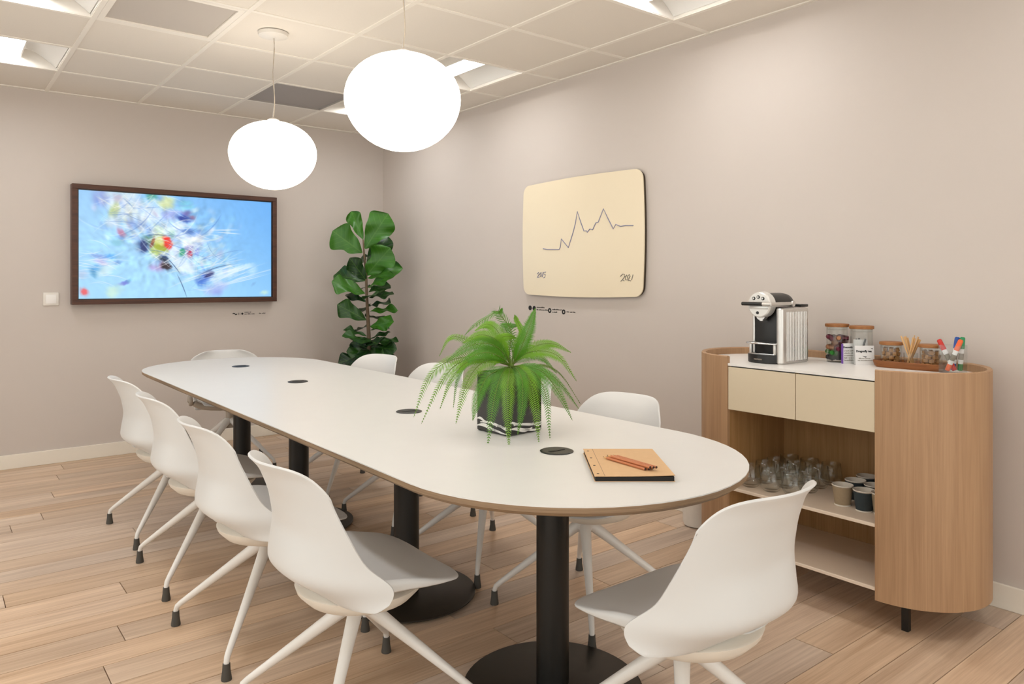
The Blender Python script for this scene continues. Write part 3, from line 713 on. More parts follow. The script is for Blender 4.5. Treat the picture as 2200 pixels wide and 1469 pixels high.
# swivel chair at the far end (other model, seen from the front)
fc = thing('swivel_chair', 'white swivel chair with round side pivots at the far end of the table', 'chair', (1.635, 5.17, 0), -PI/2-.17)
P = []
for z in np.linspace(.37, .775, 12):
    f2 = (z-.37)/.405; hw = .205+.03*min(1, f2*1.4) if f2 < .8 else .235*math.sqrt(max(.02, 1-((f2-.8)/.2)**2*.55))
    if f2 > .97: hw = .12
    P.append([(-.22-.07*f2+.05*abs(u)**2, hw*u, z) for u in np.linspace(-1, 1, 13)])
link('backrest', bake(MB().grid(P), 'wide_backrest', M['shell'], [('SOLIDIFY', dict(thickness=.012, offset=0)), ('SUBSURF', dict(levels=1))]), fc)
P = []
for x in np.linspace(-.19, .20, 10):
    z0 = .475+.005*math.sin(x*8)-(.03 if x > .17 else 0); hw = .21 if x < .15 else .19
    P.append([(x, hw*u, z0+.012*abs(u)**3) for u in np.linspace(-1, 1, 9)])
link('seat', bake(MB().grid(P), 'swivel_seat', M['shell'], [('SOLIDIFY', dict(thickness=.016, offset=-1)), ('SUBSURF', dict(levels=1))]), fc)
arm = []
for k in range(13):
    a = PI*k/12; arm.append((.02, .225*math.cos(a), .462-.055*math.sin(a)))
part('support_arm', MB().tube(arm, [.020]*13, 10, up=Vector((1, 0, 0))), M['taupe'], fc, True)
for s in (-1, 1):
    part('pivot_disc', MB().lathe([(.0, -.012), (.028, -.012), (.032, -.006), (.032, .006), (.028, .012), (0, .012)], 20, (.02, s*.245, .468), 'y'), M['taupe'], fc)
    part('back_strut', MB().tube([(.02, s*.255, .468), (-.10, s*.245, .48), (-.19, s*.20, .52)], [.012, .010, .008], 8), M['taupe'], fc, True)
part('hub', MB().lathe([(.0, .27), (.04, .272), (.034, .29), (.024, .31), (.024, .41), (0, .41)], 24), M['taupe'], fc)
for k in range(4):
    l = part('leg', leg_mb(), M['legwhite'], fc, 50); l.rotation_euler = (0, 0, PI/4+k*PI/2); l.location = (0, 0, -.0)
    part('foot_cap', MB().lathe([(0, 0), (.0165, 0), (.0165, .006), (.0130, .030), (.0118, .052), (0, .052)], 14, (.3535, 0, 0)), M['cap'], l)

# ------------------------------------------------------------------ sideboard
SXC, SR, SY0, SY1 = 2.972, .272, 1.295, 1.925
SZ0, SZ1, STOP = .11, .945, .913
sb = thing('sideboard', 'oval oak sideboard with white top, two cream drawers and open shelves', 'sideboard', (SXC, (SY0+SY1)/2, 0))
cyb = (SY0+SY1)/2
def wrap_wall():                                        # curved veneer carcass, open at the front
    th = .018; out = []; 
    path = [(SXC-SR, SY0)]+[(SXC-SR*math.cos(a), SY0-SR*math.sin(a)) for a in np.linspace(0, PI, 33)[1:]]
    path += [(SXC+SR, SY1)]+[(SXC+SR*math.cos(a), SY1+SR*math.sin(a)) for a in np.linspace(0, PI, 33)[1:]]
    inn = [(SXC-(SR-th), SY0)]+[(SXC-(SR-th)*math.cos(a), SY0-(SR-th)*math.sin(a)) for a in np.linspace(0, PI, 33)[1:]]
    inn += [(SXC+SR-th, SY1)]+[(SXC+(SR-th)*math.cos(a), SY1+(SR-th)*math.sin(a)) for a in np.linspace(0, PI, 33)[1:]]
    return path, inn
po, pi_ = wrap_wall(); n = len(po)
mid = n//2
def carcass(lo, hi):
    m = MB(); o = po[lo:hi]; q = pi_[lo:hi]; k = len(o); vs = []
    for pts, z in ((o, SZ0), (o, SZ1-.004), (None, SZ1), (q, SZ1-.004), (q, SZ0)):
        if pts is None: pts = [((a[0]+b[0])/2+(a[0]-b[0])*.3, (a[1]+b[1])/2+(a[1]-b[1])*.3) for a, b in zip(o, q)]
        vs += [(p[0]-SXC, p[1]-cyb, z) for p in pts]
    fs = [(r*k+i, r*k+i+1, (r+1) % 5*k+i+1, (r+1) % 5*k+i) for r in range(5) for i in range(k-1)]
    fs += [tuple(r*k for r in range(5)), tuple(r*k+k-1 for r in range(5))[::-1]]
    return m.add(vs, fs)
part('curved_panel', carcass(0, 33), M['oak'], sb, 40)
part('back_panel', carcass(32, n-32), M['oak'], sb, 40)
part('curved_panel', carcass(n-33, n), M['oak'], sb, 40)
inner = [(p[0]-SXC+(.0008 if p[0] < SXC else -.0008), p[1]-cyb) for p in pi_]
flat_in = [(-SR+.003, SY0-cyb+.001)]+inner[1:-1]+[(-SR+.003, SY1-cyb-.001)]
part('white_top', MB().prism(flat_in[::-1], STOP-.010, STOP), M['whitetop'], sb, 30)
hw = (SY1-SY0)/2
# interior box
bx = .165      # back of the open bay (local x)
part('bay_side', MB().box(-SR+.006, -hw-.012, SZ0+.02, bx, -hw-.001, STOP-.011), M['oakdark'], sb, None)
part('bay_side', MB().box(-SR+.006, hw+.001, SZ0+.02, bx, hw+.012, STOP-.011), M['oakdark'], sb, None)
part('bay_back', MB().box(bx, -hw-.012, SZ0+.02, bx+.012, hw+.012, STOP-.011), M['oakdark'], sb, None)
part('shelf', MB().box(-SR+.004, -hw, .372, bx, hw, .385, .002), M['shelfm'], sb, None)
part('shelf', MB().box(-SR+.004, -hw, .142, bx, hw, .155, .002), M['shelfm'], sb, None)
part('drawer_case', MB().box(-SR+.022, -hw, .722, bx, hw, STOP-.011), M['oakdark'], sb, None)
for s in (-1, 1):
    y0, y1 = (-hw+.002, -.0015) if s < 0 else (.0015, hw-.002)
    d = part('drawer', MB().box(-SR+.003, y0, .716, -SR+.021, y1, STOP-.015, .0015), M['cream'], sb, None)
    part('grip_channel', MB().box(-SR+.012, y0+.01, STOP-.0145, -SR+.020, y1-.01, STOP-.011), M['blackpl'], d, None)
for xx, yy in ((2.79, 1.225), (3.16, 1.225), (2.79, 1.985), (3.16, 1.985)):
    part('leg', MB().box(xx-SXC-.012, yy-cyb-.012, 0, xx-SXC+.012, yy-cyb+.012, SZ0+.02, .001), M['black'], sb, None)
for sgn in (-1, 1):
    arc = [(-(SR-.019)*math.cos(a), sgn*(hw+.013+(SR-.032)*math.sin(a))) for a in np.linspace(0, PI, 17)]
    part('bottom_panel', MB().prism(arc if sgn < 0 else arc[::-1], SZ0+.006, SZ0+.018), M['oakdark'], sb, 30)

# slim white bin beyond the sideboard
bn = thing('waste_bin', 'slim white bin standing against the wall left of the sideboard', 'bin', (3.150, 2.428, 0))
part('bin_body', MB().lathe([(0, 0), (.060, 0), (.070, .006), (.0745, .02), (.076, .34), (.072, .34), (.070, .02), (0, .016)], 36), M['enamel'], bn)
part('bin_rim', MB().lathe([(.071, .336), (.078, .336), (.079, .343), (.076, .348), (.071, .346)], 36, closed=True), M['trim'], bn)

# ------------------------------------------------------------------ coffee machine on the sideboard
cm = thing('coffee_machine', 'black and silver capsule coffee machine on the left end of the sideboard', 'coffee machine', (2.91, 1.838, STOP))
def rr(x0, y0, x1, y1, r, n=6, front=True):            # rounded front corners (at x0)
    pts = [(x1, y0), (x1, y1)]
    pts += [(x0+r-r*math.sin(a), y1-r+r*math.cos(a)) for a in np.linspace(0, PI/2, n)]
    pts += [(x0+r-r*math.cos(a), y0+r-r*math.sin(a)) for a in np.linspace(0, PI/2, n)]
    return pts
part('drip_base', MB().prism([(0, -.082), (0, .086)]+[(-.045-.064*math.sin(a), .086*math.cos(a)+.002*(1+math.cos(a))/2*0) for a in np.linspace(0, PI, 21)], 0, .038, .003), M['blackpl'], cm, 40)
gr = MB()
for k in range(9): gr.box(-.090+k*.0085, -.056, .037, -.086+k*.0085, .056, .041)
part('drip_grid', gr.box(-.090, -.060, .036, -.014, -.056, .042).box(-.090, .056, .036, -.014, .060, .042), M['chrome'], cm, None)
part('body', MB().box(-.035, -.062, .004, .115, .066, .235, .006), M['blackpl'], cm, 40)
for s in (-1, 1):
    part('cup_post', MB().box(-.085, s*.058-.006, .036, -.072, s*.058+.006, .082, .002), M['silver'], cm, 40)
cg = MB()
for k in range(7): cg.box(-.098+k*.010, -.066, .083, -.094+k*.010, .066, .087)
cg.tube([(-.035, -.068, .085), (-.095, -.068, .085), (-.104, -.05, .085), (-.104, .05, .085), (-.095, .068, .085), (-.035, .068, .085)], .004, 8)
part('cup_grille', cg, M['chrome'], cm, 40)
# silver side panels with vertical ribs
def side_panel(y0, y1, out, x0=-.088):
    base = MB().prism(rr(x0, y0, .112, y1, min(.016, (y1-y0)/2-.001)), 0, .236, .006)
    p = part('side_panel', base, M['silver'], cm, 40)
    rb = MB()
    for k in range(13):
        x = -.050+k*.0123
        if x < x0+.02: continue
        ye = y0 if out < 0 else y1
        rb.add([(x-.0045, ye, .012), (x+.0045, ye, .012), (x+.0045, ye, .222), (x-.0045, ye, .222), (x-.0025, ye+out*.003, .014), (x+.0025, ye+out*.003, .014), (x+.0025, ye+out*.003, .22), (x-.0025, ye+out*.003, .22)],
               [(4, 5, 6, 7), (0, 1, 5, 4), (1, 2, 6, 5), (2, 3, 7, 6), (3, 0, 4, 7)])
    part('rib', rb, M['silver'], p, None)
side_panel(-.098, -.064, -1)
side_panel(.066, .078, 1, -.040)
# round head
hc = (0, .014, .250)
part('head_drum', MB().lathe([(0, -.088), (.050, -.088), (.0545, -.084), (.056, -.078), (.056, -.046), (0, -.046)], 40, hc, 'x'), M['silverface'], cm, 40)
tp = MB(); n = 20; vs = []
for x in (-.046, .07, .10, .115):
    s = {-.046: 1, .07: 1, .10: .93, .115: .7}[x]
    for k in range(n+1):
        a = PI*k/n; vs.append((x, .012+.0555*s*math.cos(a), .248+.052*s*math.sin(a)))
fs = [(r*(n+1)+k, r*(n+1)+k+1, (r+1)*(n+1)+k+1, (r+1)*(n+1)+k) for r in range(3) for k in range(n)]
fs += [tuple(range(n+1)), tuple(3*(n+1)+k for k in range(n+1))[::-1], (0, n+1, 2*(n+1), 3*(n+1), 4*(n+1)-1, 3*(n+1)-1, 2*(n+1)-1, n)]
part('top_cover', tp.add(vs, fs), M['blackpl'], cm, 40)
part('brew_chamber', MB().lathe([(0, -.075), (.022, -.075), (.022, -.05), (0, -.05)], 20, (0, .014, .205), 'x'), M['silver'], cm)
part('spout', MB().cyl((-.066, .014, 0), .009, .180, .202, 14), M['silver'], cm)
for dy in (-.022, 0, .022):
    b = part('button', MB().lathe([(.0, -.0915), (.0065, -.0915), (.0075, -.089), (.0075, -.086), (0, -.086)], 16, (0, .016-dy, .277+(.006 if dy == 0 else 0)), 'x'), M['blackpl'], cm)
    part('button_cap', MB().lathe([(.0, -.0928), (.0040, -.0925), (.0042, -.0912), (0, -.0912)], 14, (0, .016-dy, .277+(.006 if dy == 0 else 0)), 'x'), M['silver'], b)
part('power_button', MB().lathe([(.0, -.091), (.006, -.091), (.007, -.088), (.007, -.086), (0, -.086)], 16, (0, .020, .215), 'x'), M['blackpl'], cm)
part('slot_recess', MB().box(-.0895, -.032, .232, -.086, .060, .246, .001), M['silver'], cm, 40)
lv = part('lever', MB().tube([(-.112, .080, .254), (-.112, .02, .254), (-.112, -.022, .254)], .008, 12), M['blackpl'], cm, 40)
part('lever_arm', MB().box(-.118, -.066, .246, .05, -.058, .262, .003).tube([(-.112, -.022, .254), (-.112, -.062, .254)], .0095, 12), M['silver'], lv, 40)
part('lever_pivot', MB().lathe([(0, -.005), (.012, -.005), (.013, 0), (.012, .004), (0, .004)], 20, (.045, -.067, .254), 'y'), M['silver'], lv)
part('tank_lid', MB().box(.108, -.07, .238, .165, .07, .250, .003), M['blackpl'], cm, 40)
part('water_tank', MB().box(.117, -.066, .012, .160, .066, .237, .006), M['tank'], cm, 40)
part('tank_foot', MB().box(.113, -.06, .0, .158, .06, .012, .002), M['blackpl'], cm, 40)
tx = link('lettering', text_mesh('NESPRESSO', .0078, M['taupe'], .0002), cm); tx.rotation_euler = (PI/2, 0, -PI/2); tx.location = (-.1096, .004, .015)

# ------------------------------------------------------------------ jars, tray, cards and markers on the sideboard top
def jar(name, label, loc, r, h, lidh=.014):
    t = thing(name, label, 'jar', loc)
    pr = [(0, .0), (r-.003, 0), (r, .004), (r, h-.002), (r-.001, h), (r-.0025, h-.002), (r-.0025, .006), (r-.006, .004), (0, .004)]
    part('glass_body', MB().lathe(pr, 36), M['glass'], t, 40)
    lid = part('lid', MB().lathe([(0, h+.0005), (r+.003, h+.0005), (r+.005, h+.002), (r+.005, h+lidh-.002), (r+.003, h+lidh), (0, h+lidh)], 36), M['corkwood'], t, 40)
    part('lid_seal', MB().lathe([(0, h-.012), (r-.004, h-.012), (r-.0035, h-.010), (r-.004, h+.0004), (0, h+.0004)], 36), M['acrylic'], lid, 40)
    return t
J1 = (3.129, 1.665); J2 = (3.135, 1.560)
jar('tall_jar', 'tall glass jar of coffee capsules with wooden lid beside the coffee machine', J1+(STOP,), .044, .152)
jar('tall_jar', 'tall glass jar behind the white cards, wooden lid', J2+(STOP,), .044, .148)
cap_me = {}
def capsule_mesh(k):
    if k not in cap_me: cap_me[k] = MB().lathe([(0, .027), (.008, .027), (.0115, .021), (.0135, .004), (.0155, .002), (.0155, 0), (0, 0)], 14).mesh('capsule_'+k, M[k], 40)
    return cap_me[k]
capn = {'capP': 'plum coloured foil coffee capsule in the tall jar', 'capB': 'bronze foil coffee capsule in the tall jar', 'capG': 'green foil coffee capsule in the tall jar', 'capK': 'black foil coffee capsule at the bottom of the tall jar'}
rr_ = random.Random(3)
layers = [(.020, 'capK'), (.040, 'capG'), (.062, 'capB'), (.085, 'capP'), (.104, 'capP')]
for li, (hz, kk) in enumerate(layers):
    for k in range(5):
        a = k*2*PI/5+li*.63; k2 = kk
        if kk == 'capP' and k % 3 == 1: k2 = 'capB'
        if kk == 'capB' and k % 2 == 0: k2 = 'capG' if k == 0 else 'capP'
        if kk == 'capG' and k == 3: k2 = 'capK'
        o = link('coffee_capsule', capsule_mesh(k2), None, (J1[0]+.0245*math.cos(a), J1[1]+.0245*math.sin(a), STOP+hz))
        d = Vector((math.cos(a), math.sin(a), rr_.uniform(-.5, .5))).normalized()
        o.rotation_euler = Vector((0, 0, 1)).rotation_difference(d*(1 if rr_.random() < .6 else -1)).to_euler()
        o.location = Vector(o.location) - d*.004
        tag(o, capn[k2], 'coffee capsule', {'capP': 'plum capsules', 'capB': 'bronze capsules', 'capG': 'green capsules', 'capK': 'black capsules'}[k2]+' in the tall jar')
# contents of the second jar: dark stirrers and a paper card
for k, (a, t_) in enumerate(((-1.9, .35), (-1.6, .28), (1.2, .30), (1.5, .22), (2.0, .33))):
    d = Vector((math.cos(a)*t_, math.sin(a)*t_, 1)).normalized()
    st = MB().tube([Vector((0, 0, 0)), d*.105], .0028, 6)
    o = single('black_stirrer', st, M['blackpl'], 'thin black stirrer stick leaning inside the second tall jar', 'stirrer', (J2[0]-.012*math.cos(a), J2[1]-.012*math.sin(a), STOP+.006), 'black stirrers in the second tall jar')
pk = thing('paper_packet', 'pale printed paper packet standing inside the second tall jar', 'packet', (J2[0]-.006, J2[1]+.002, STOP+.005), PI/2+.7)
part('sheet', MB().box(-.028, -.001, 0, .028, .001, .098), M['paper'], pk, None)
ln = MB()
for k in range(5): ln.box(-.020, -.0014, .030+k*.012, .020-.004*(k % 2), -.001, .032+k*.012)
part('printed_line', ln, M['inkgrey'], pk, None)
def card(name, label, loc, rz, w_, h_, edge=None, tilt=.10):
    t = thing(name, label, 'card', loc, rz)
    m = MB()
    m.add([(-w_/2, -.0, 0), (w_/2, 0, 0), (w_/2, tilt*h_, h_), (-w_/2, tilt*h_, h_), (-w_/2, .0012, 0), (w_/2, .0012, 0), (w_/2, tilt*h_+.0012, h_), (-w_/2, tilt*h_+.0012, h_)],
          [(0, 1, 2, 3), (7, 6, 5, 4), (0, 4, 5, 1), (1, 5, 6, 2), (2, 6, 7, 3), (3, 7, 4, 0)])
    m.add([(-w_/2, 2*tilt*h_, 0), (w_/2, 2*tilt*h_, 0), (w_/2, tilt*h_+.0012, h_), (-w_/2, tilt*h_+.0012, h_)], [(0, 1, 2, 3)])
    part('folded_sheet', m, M['paper'], t, None)
    if edge: part('coloured_edge', MB().box(-w_/2-.003, -.001, 0, -w_/2, 2*tilt*h_, h_*.98), M[edge], t, None)
    return t
def card_text(t, body, x, z, size, tilt=.10, m='print', bold=0, align='CENTER'):
    o = link('lettering', text_mesh(body, size, M[m], .0002, bold=bold, align=align), t); o.rotation_euler = (PI/2-math.atan(tilt), 0, 0); o.location = (x, tilt*z-.0006, z)
ang = math.atan2(-.049, .061)
c1_ = card('table_card', 'white folded card in front of the jars with bold black heading', (3.090, 1.522, STOP), ang, .080, .081)
card_text(c1_, 'Dragonfly tea', -.003, .054, .0118, bold=.0005)
part('insect_mark', MB().add([(.024, .0062, .072), (.032, .0056, .066), (.035, .0062, .071), (.030, .0060, .0695)], [(0, 1, 2, 3)]).add([(-.010, .0032, .038), (.004, .0026, .031), (.008, .0030, .036), (-.001, .003, .0365)], [(0, 1, 2, 3)]), M['print'], c1_, None)
for k, (x, w_) in enumerate(((-.026, .050), (-.030, .060))): print_line(c1_, x, .1*(.026-.008*k)-.0007, .026-.008*k, w_, .0042, 20+k, (-math.atan(.1), 0, 0), 'inkgrey')
c2_ = card('table_card', 'white leaflet with purple edge, partly behind the front white card', (3.105, 1.588, STOP), ang+.1, .075, .086, 'purple', .06)
card_text(c2_, 'Dragonfly', -.014, .066, .0105, .06, bold=.0004)
for k in range(5): print_line(c2_, -.032, .06*(.052-.010*k)-.0007, .052-.010*k, .060, .0050, 30+k, (-math.atan(.06), 0, 0), 'inkgrey')
# tray with sugar jars and stirrers
tr = thing('wooden_tray', 'long rounded wooden tray holding sugar jars on the sideboard', 'tray', (3.118, 1.352, STOP), .06)
def tray_ring(a, b, z, n=40):
    return [(a*math.copysign(abs(math.cos(t))**.4, math.cos(t)), b*math.copysign(abs(math.sin(t))**.4, math.sin(t)), z) for t in np.linspace(0, 2*PI, n, endpoint=False)]
tm = MB(); n = 40; rings = [tray_ring(.046, .124, 0), tray_ring(.052, .132, .008), tray_ring(.056, .137, .026), tray_ring(.0545, .1355, .028), tray_ring(.052, .133, .026), tray_ring(.047, .127, .010), tray_ring(.044, .122, .007)]
tm.add([p for r in rings for p in r], [(k*n+i, k*n+(i+1) % n, (k+1)*n+(i+1) % n, (k+1)*n+i) for k in range(len(rings)-1) for i in range(n)]+[tuple(range(n-1, -1, -1)), tuple((len(rings)-1)*n+i for i in range(n))])
part('tray_body', tm, M['traywood'], tr, 40)
SJ = [((3.126, 1.432), 'left'), ((3.118, 1.274), 'right')]
cube_me = MB().box(-.0075, -.0075, -.0075, .0075, .0075, .0075, .001).mesh('sugar_cube', M['sugar'])
for (sx_, sy_), nm in SJ:
    jar('sugar_jar', 'short jar of brown sugar cubes, %s one on the wooden tray' % nm, (sx_, sy_, STOP+.0072), .040, .082, .013)
    cnt = 0
    for lay in range(4):
        for k in range(7):
            a = k*2*PI/6+lay*.5; r = .0235 if k < 6 else 0
            if lay == 3 and k in (1, 4): continue
            o = link('sugar_cube', cube_me, None, (sx_+r*math.cos(a), sy_+r*math.sin(a), STOP+.0072+.0135+lay*.0165))
            o.rotation_euler = (rr_.uniform(-.35, .35), rr_.uniform(-.35, .35), rr_.uniform(0, 3))
            tag(o, 'rough brown sugar cube inside the %s sugar jar' % nm, 'sugar cube', 'sugar cubes in the %s jar' % nm); cnt += 1
cupt = thing('stirrer_glass', 'small clear glass holding wooden stirrers between the sugar jars', 'glass', (3.122, 1.353, STOP+.0072))
part('glass_body', MB().lathe([(0, 0), (.022, 0), (.024, .003), (.027, .055), (.025, .055), (.022, .005), (0, .004)], 24), M['glass'], cupt, 40)
for k in range(16):
    s = -1 if k % 5 < 3 else 1
    d = Vector((rr_.uniform(-.1, .1), s*rr_.uniform(.18, .42), 1)).normalized()
    b0 = Vector((3.122+rr_.uniform(-.012, .012), 1.353-s*.011+rr_.uniform(-.004, .004), STOP+.0125))
    e1 = d*rr_.uniform(.112, .125); wv_ = Vector((0, 1, 0)) if k % 2 else Vector((1, 0, 0))
    sd = d.cross(wv_).normalized()*.0028; td = d.cross(sd).normalized()*.0009
    m = MB(); vs = [Vector((0, 0, 0))+a*sd+b*td for a, b in ((-1, -1), (1, -1), (1, 1), (-1, 1))]; vs += [v+e1 for v in vs]
    m.add(vs, [(3, 2, 1, 0), (4, 5, 6, 7), (0, 1, 5, 4), (1, 2, 6, 5), (2, 3, 7, 6), (3, 0, 4, 7)])
    single('wooden_stirrer', m, M['stick'], 'flat wooden stirrer stick standing in the small glass on the tray', 'stirrer', tuple(b0), 'wooden stirrers on the tray', None)
# marker pot
mh = thing('marker_holder', 'clear acrylic holder of marker pens at the right end of the sideboard', 'pen holder', (3.075, 1.178, STOP))
a_ = .036
hm = MB().box(-a_, -a_, 0, a_, a_, .003)
for s in (-1, 1): hm.box(s*a_-.0012, -a_, .003, s*a_+.0012, a_, .108).box(-a_+.0012, s*a_-.0012, .003, a_-.0012, s*a_+.0012, .108)
part('acrylic_box', hm, M['acrylic'], mh, None)
for col, b0, t0, cl in (('red', (.0, -.006), (.004, .052), .40), ('blue', (.014, .006), (.010, -.012), .40), ('green', (.012, -.020), (.010, -.030), .33), ('orange', (-.022, .012), (-.014, -.034), .40)):
    p0 = Vector((3.075+b0[0], 1.178+b0[1], STOP+.012)); p1 = Vector((3.075+t0[0], 1.178+t0[1], STOP+.012)); p1.z = p0.z+math.sqrt(max(.0001, .128**2-(p1-p0).length**2)); 
    t = thing('marker_pen', '%s capped whiteboard marker in the clear holder' % col, 'marker', tuple(p0), 0, 'marker pens in the clear holder')
    d = (p1-p0).normalized(); t.rotation_euler = Vector((0, 0, 1)).rotation_difference(d).to_euler()
    part('barrel', MB().lathe([(0, .025), (.0085, .025), (.0085, .085), (0, .085)], 16), M['paper'], t)
    part('end_plug', MB().lathe([(0, 0), (.0075, 0), (.0085, .004), (.0086, .026), (0, .026)], 16), M['m'+col], t, label=col+' end plug')
    part('cap', MB().lathe([(0, .084), (.0092, .084), (.0095, .088), (.0088, .124), (.006, .128), (0, .128)], 16), M['m'+col], t, label=col+' cap')
    part('label_band', MB().lathe([(.0087, .042), (.0087, .066)], 16), M['inkgrey'], t)

# ------------------------------------------------------------------ tumblers and paper cups on the shelf
SH = .3852
def tumbler_mesh():
    pr = [(0, 0), (.028, 0), (.033, .004), (.046, .026), (.0465, .034), (.042, .060), (.0385, .092), (.0378, .0925), (.0372, .092), (.0402, .060), (.0445, .034), (.044, .028), (.030, .010), (0, .009)]
    return MB().lathe(pr, 32).mesh('tumbler', M['glass'], 60)
tm_ = tumbler_mesh()
rows = [[(2.785, 1.868), (2.79, 1.772), (2.806, 1.680)], [(2.885, 1.862), (2.89, 1.765), (2.90, 1.668)], [(2.98, 1.868), (2.985, 1.772), (2.995, 1.676)], [(3.078, 1.862), (3.082, 1.766), (3.085, 1.668)]]
rn = ('front row at the shelf edge', 'second row from the shelf edge', 'third row from the shelf edge', 'back row'); cn_ = ('leftmost', 'middle', 'rightmost')
for i, r in enumerate(rows):
    for j, (x, y) in enumerate(r):
        o = link('glass_tumbler', tm_, None, (x, y, SH))
        tag(o, 'clear stemless glass tumbler, %s of the %s' % (cn_[j], rn[i]), 'glass', 'glass tumblers on the upper shelf')
def paper_cup(x, y, dark, label):
    t = thing('paper_cup', label, 'cup', (x, y, SH), 0, 'paper cups on the upper shelf')
    part('sleeve', MB().lathe([(.0295, .004), (.0385, .074), (.0375, .074), (.0285, .006)], 28, closed=True), M['cupdark' if dark else 'cuptan'], t, 40)
    part('inner_cup', MB().lathe([(0, .004), (.0275, .004), (.0285, 0), (.0305, .0), (.0300, .004), (.0282, .007), (.0373, .0745), (.0392, .0755), (.0405, .078), (.0392, .0805), (.0372, .079), (.027, .009), (0, .008)], 28), M['cupwhite'], t, 40)
for x, y, d, lab in ((2.837, 1.487, 0, 'tan ribbed paper cup at the front left of the cup group'), (2.829, 1.398, 1, 'slate grey paper cup at the front, right of the tan cup'),
                     (2.945, 1.490, 1, 'slate paper cup directly behind the front tan cup'), (3.042, 1.492, 1, 'slate paper cup third back in the left file of cups'),
                     (3.088, 1.425, 1, 'slate paper cup farthest back, half hidden by the drawer shadow'), (2.931, 1.405, 1, 'slate paper cup behind the front slate cup'), (2.842, 1.335, 0, 'tan paper cup mostly hidden by the right curved panel'), (3.015, 1.382, 1, 'slate paper cup behind the second row, mostly hidden')):
    paper_cup(x, y, d, lab)

# ------------------------------------------------------------------ notebook and pencils on the table
A, B, Cc, Dd = Vector((1.376, 1.39)), Vector((1.541, 1.259)), Vector((1.750, 1.505)), Vector((1.585, 1.636))
nb_ang = math.atan2(B.y-A.y, B.x-A.x)
nb = thing('notebook', 'kraft covered notebook with dark pages on the near end of the table', 'notebook', (A.x, A.y, TZ), nb_ang)
wn, hn = (B-A).length, (Dd-A).length
part('pages', MB().box(.002, .002, .001, wn-.002, hn-.002, .0125), M['pages'], nb, None)
P = []
for k in range(9):
    f2 = k/8; P.append([(0+wn*f2, 0, .0128+.003*f2**3), (wn*f2, hn, .0128)])
cvm = MB().grid(P); n2 = len(cvm.v); cvm.v += [(v[0], v[1], v[2]+.0009) for v in cvm.v]; cvm.f += [tuple(i+n2 for i in f) for f in list(cvm.f)]
part('cover', cvm, M['kraft'], nb, None)
part('back_cover', MB().box(0, 0, 0, wn, hn, .001), M['kraft'], nb, None)
hl = MB()
for k in range(4): hl.cyl((.012, .03+k*(hn-.06)/3, 0), .0035, .0128, .0140, 12)
part('punch_hole', hl, M['pages'], nb, 40)
part('crease', MB().box(.027, 0.002, .0137, .0278, hn-.002, .0139), M['lead'], nb, None)
q0, q1 = Vector((1.548, 1.515, 0)), Vector((1.536, 1.352, 0)); dq = (q1-q0).normalized(); sq_ = Vector((-dq.y, dq.x, 0))
zt = TZ+.0145
pm = MB(); pm.lathe([(.0037, .018), (.0037, .172)], 6, (0, 0, 0), 'x')
pencil_me = pm.mesh('pencil_barrel', M['pencil'])
tip_me = MB().lathe([(.0004, 0), (.0013, .005)], 6, (0, 0, 0), 'x').mesh('pencil_lead', M['lead'], 40)
cone_me = MB().lathe([(.0013, .005), (.0037, .018)], 6, (0, 0, 0), 'x').mesh('pencil_cone', M['stick'], 40)
end_me = MB().lathe([(.0036, .172), (.0036, .1732), (0, .1732)], 6, (0, 0, 0), 'x').mesh('pencil_end', M['lead'], 40)
for k in range(7):
    lay = 0 if k < 4 else 1; off = (k-1.5)*.0078 if lay == 0 else (k-5)*.0078
    sl = rr_.uniform(-.006, .006)+(k-2)*.004
    p = Vector((q0.x, q0.y, 0))+sq_*off+dq*sl
    t = thing('pencil', 'natural wood pencil in the loose bundle lying on the notebook', 'pencil', (p.x, p.y, zt+.0039+lay*.0065), math.atan2(dq.y, dq.x)+rr_.uniform(-.01, .01), 'pencils on the notebook')
    link('barrel', pencil_me, t); link('lead', tip_me, t); link('sharpened_cone', cone_me, t); link('end', end_me, t)

# ------------------------------------------------------------------ fern in a square black pot
FP = (1.618, 2.060)
fp = thing('potted_fern', 'bright green fern in a square black pot on the table', 'plant', (FP[0], FP[1], TZ), math.radians(-84))
fa = math.radians(-84)
pts4 = []
hs = .083; ph = .207
ringf = lambda a, r, z: [(a-r+r*math.cos(t), a-r+r*math.sin(t), z) for t in np.linspace(0, PI/2, 5)]+[(-a+r+r*math.cos(t), a-r+r*math.sin(t), z) for t in np.linspace(PI/2, PI, 5)]+[(-a+r+r*math.cos(t), -a+r+r*math.sin(t), z) for t in np.linspace(PI, 1.5*PI, 5)]+[(a-r+r*math.cos(t), -a+r+r*math.sin(t), z) for t in np.linspace(1.5*PI, 2*PI, 5)]
rg = [ringf(hs-.006, .006, 0), ringf(hs, .01, .005), ringf(hs, .01, ph), ringf(hs-.006, .006, ph), ringf(hs-.006, .006, ph-.03)]
pm2 = MB().add([p for r in rg for p in r], [(k*20+i, k*20+(i+1) % 20, (k+1)*20+(i+1) % 20, (k+1)*20+i) for k in range(4) for i in range(20)]+[tuple(range(19, -1, -1)), tuple(80+i for i in range(20))])
pot = part('pot', pm2, M['potblack'], fp, 40)
bs = MB()
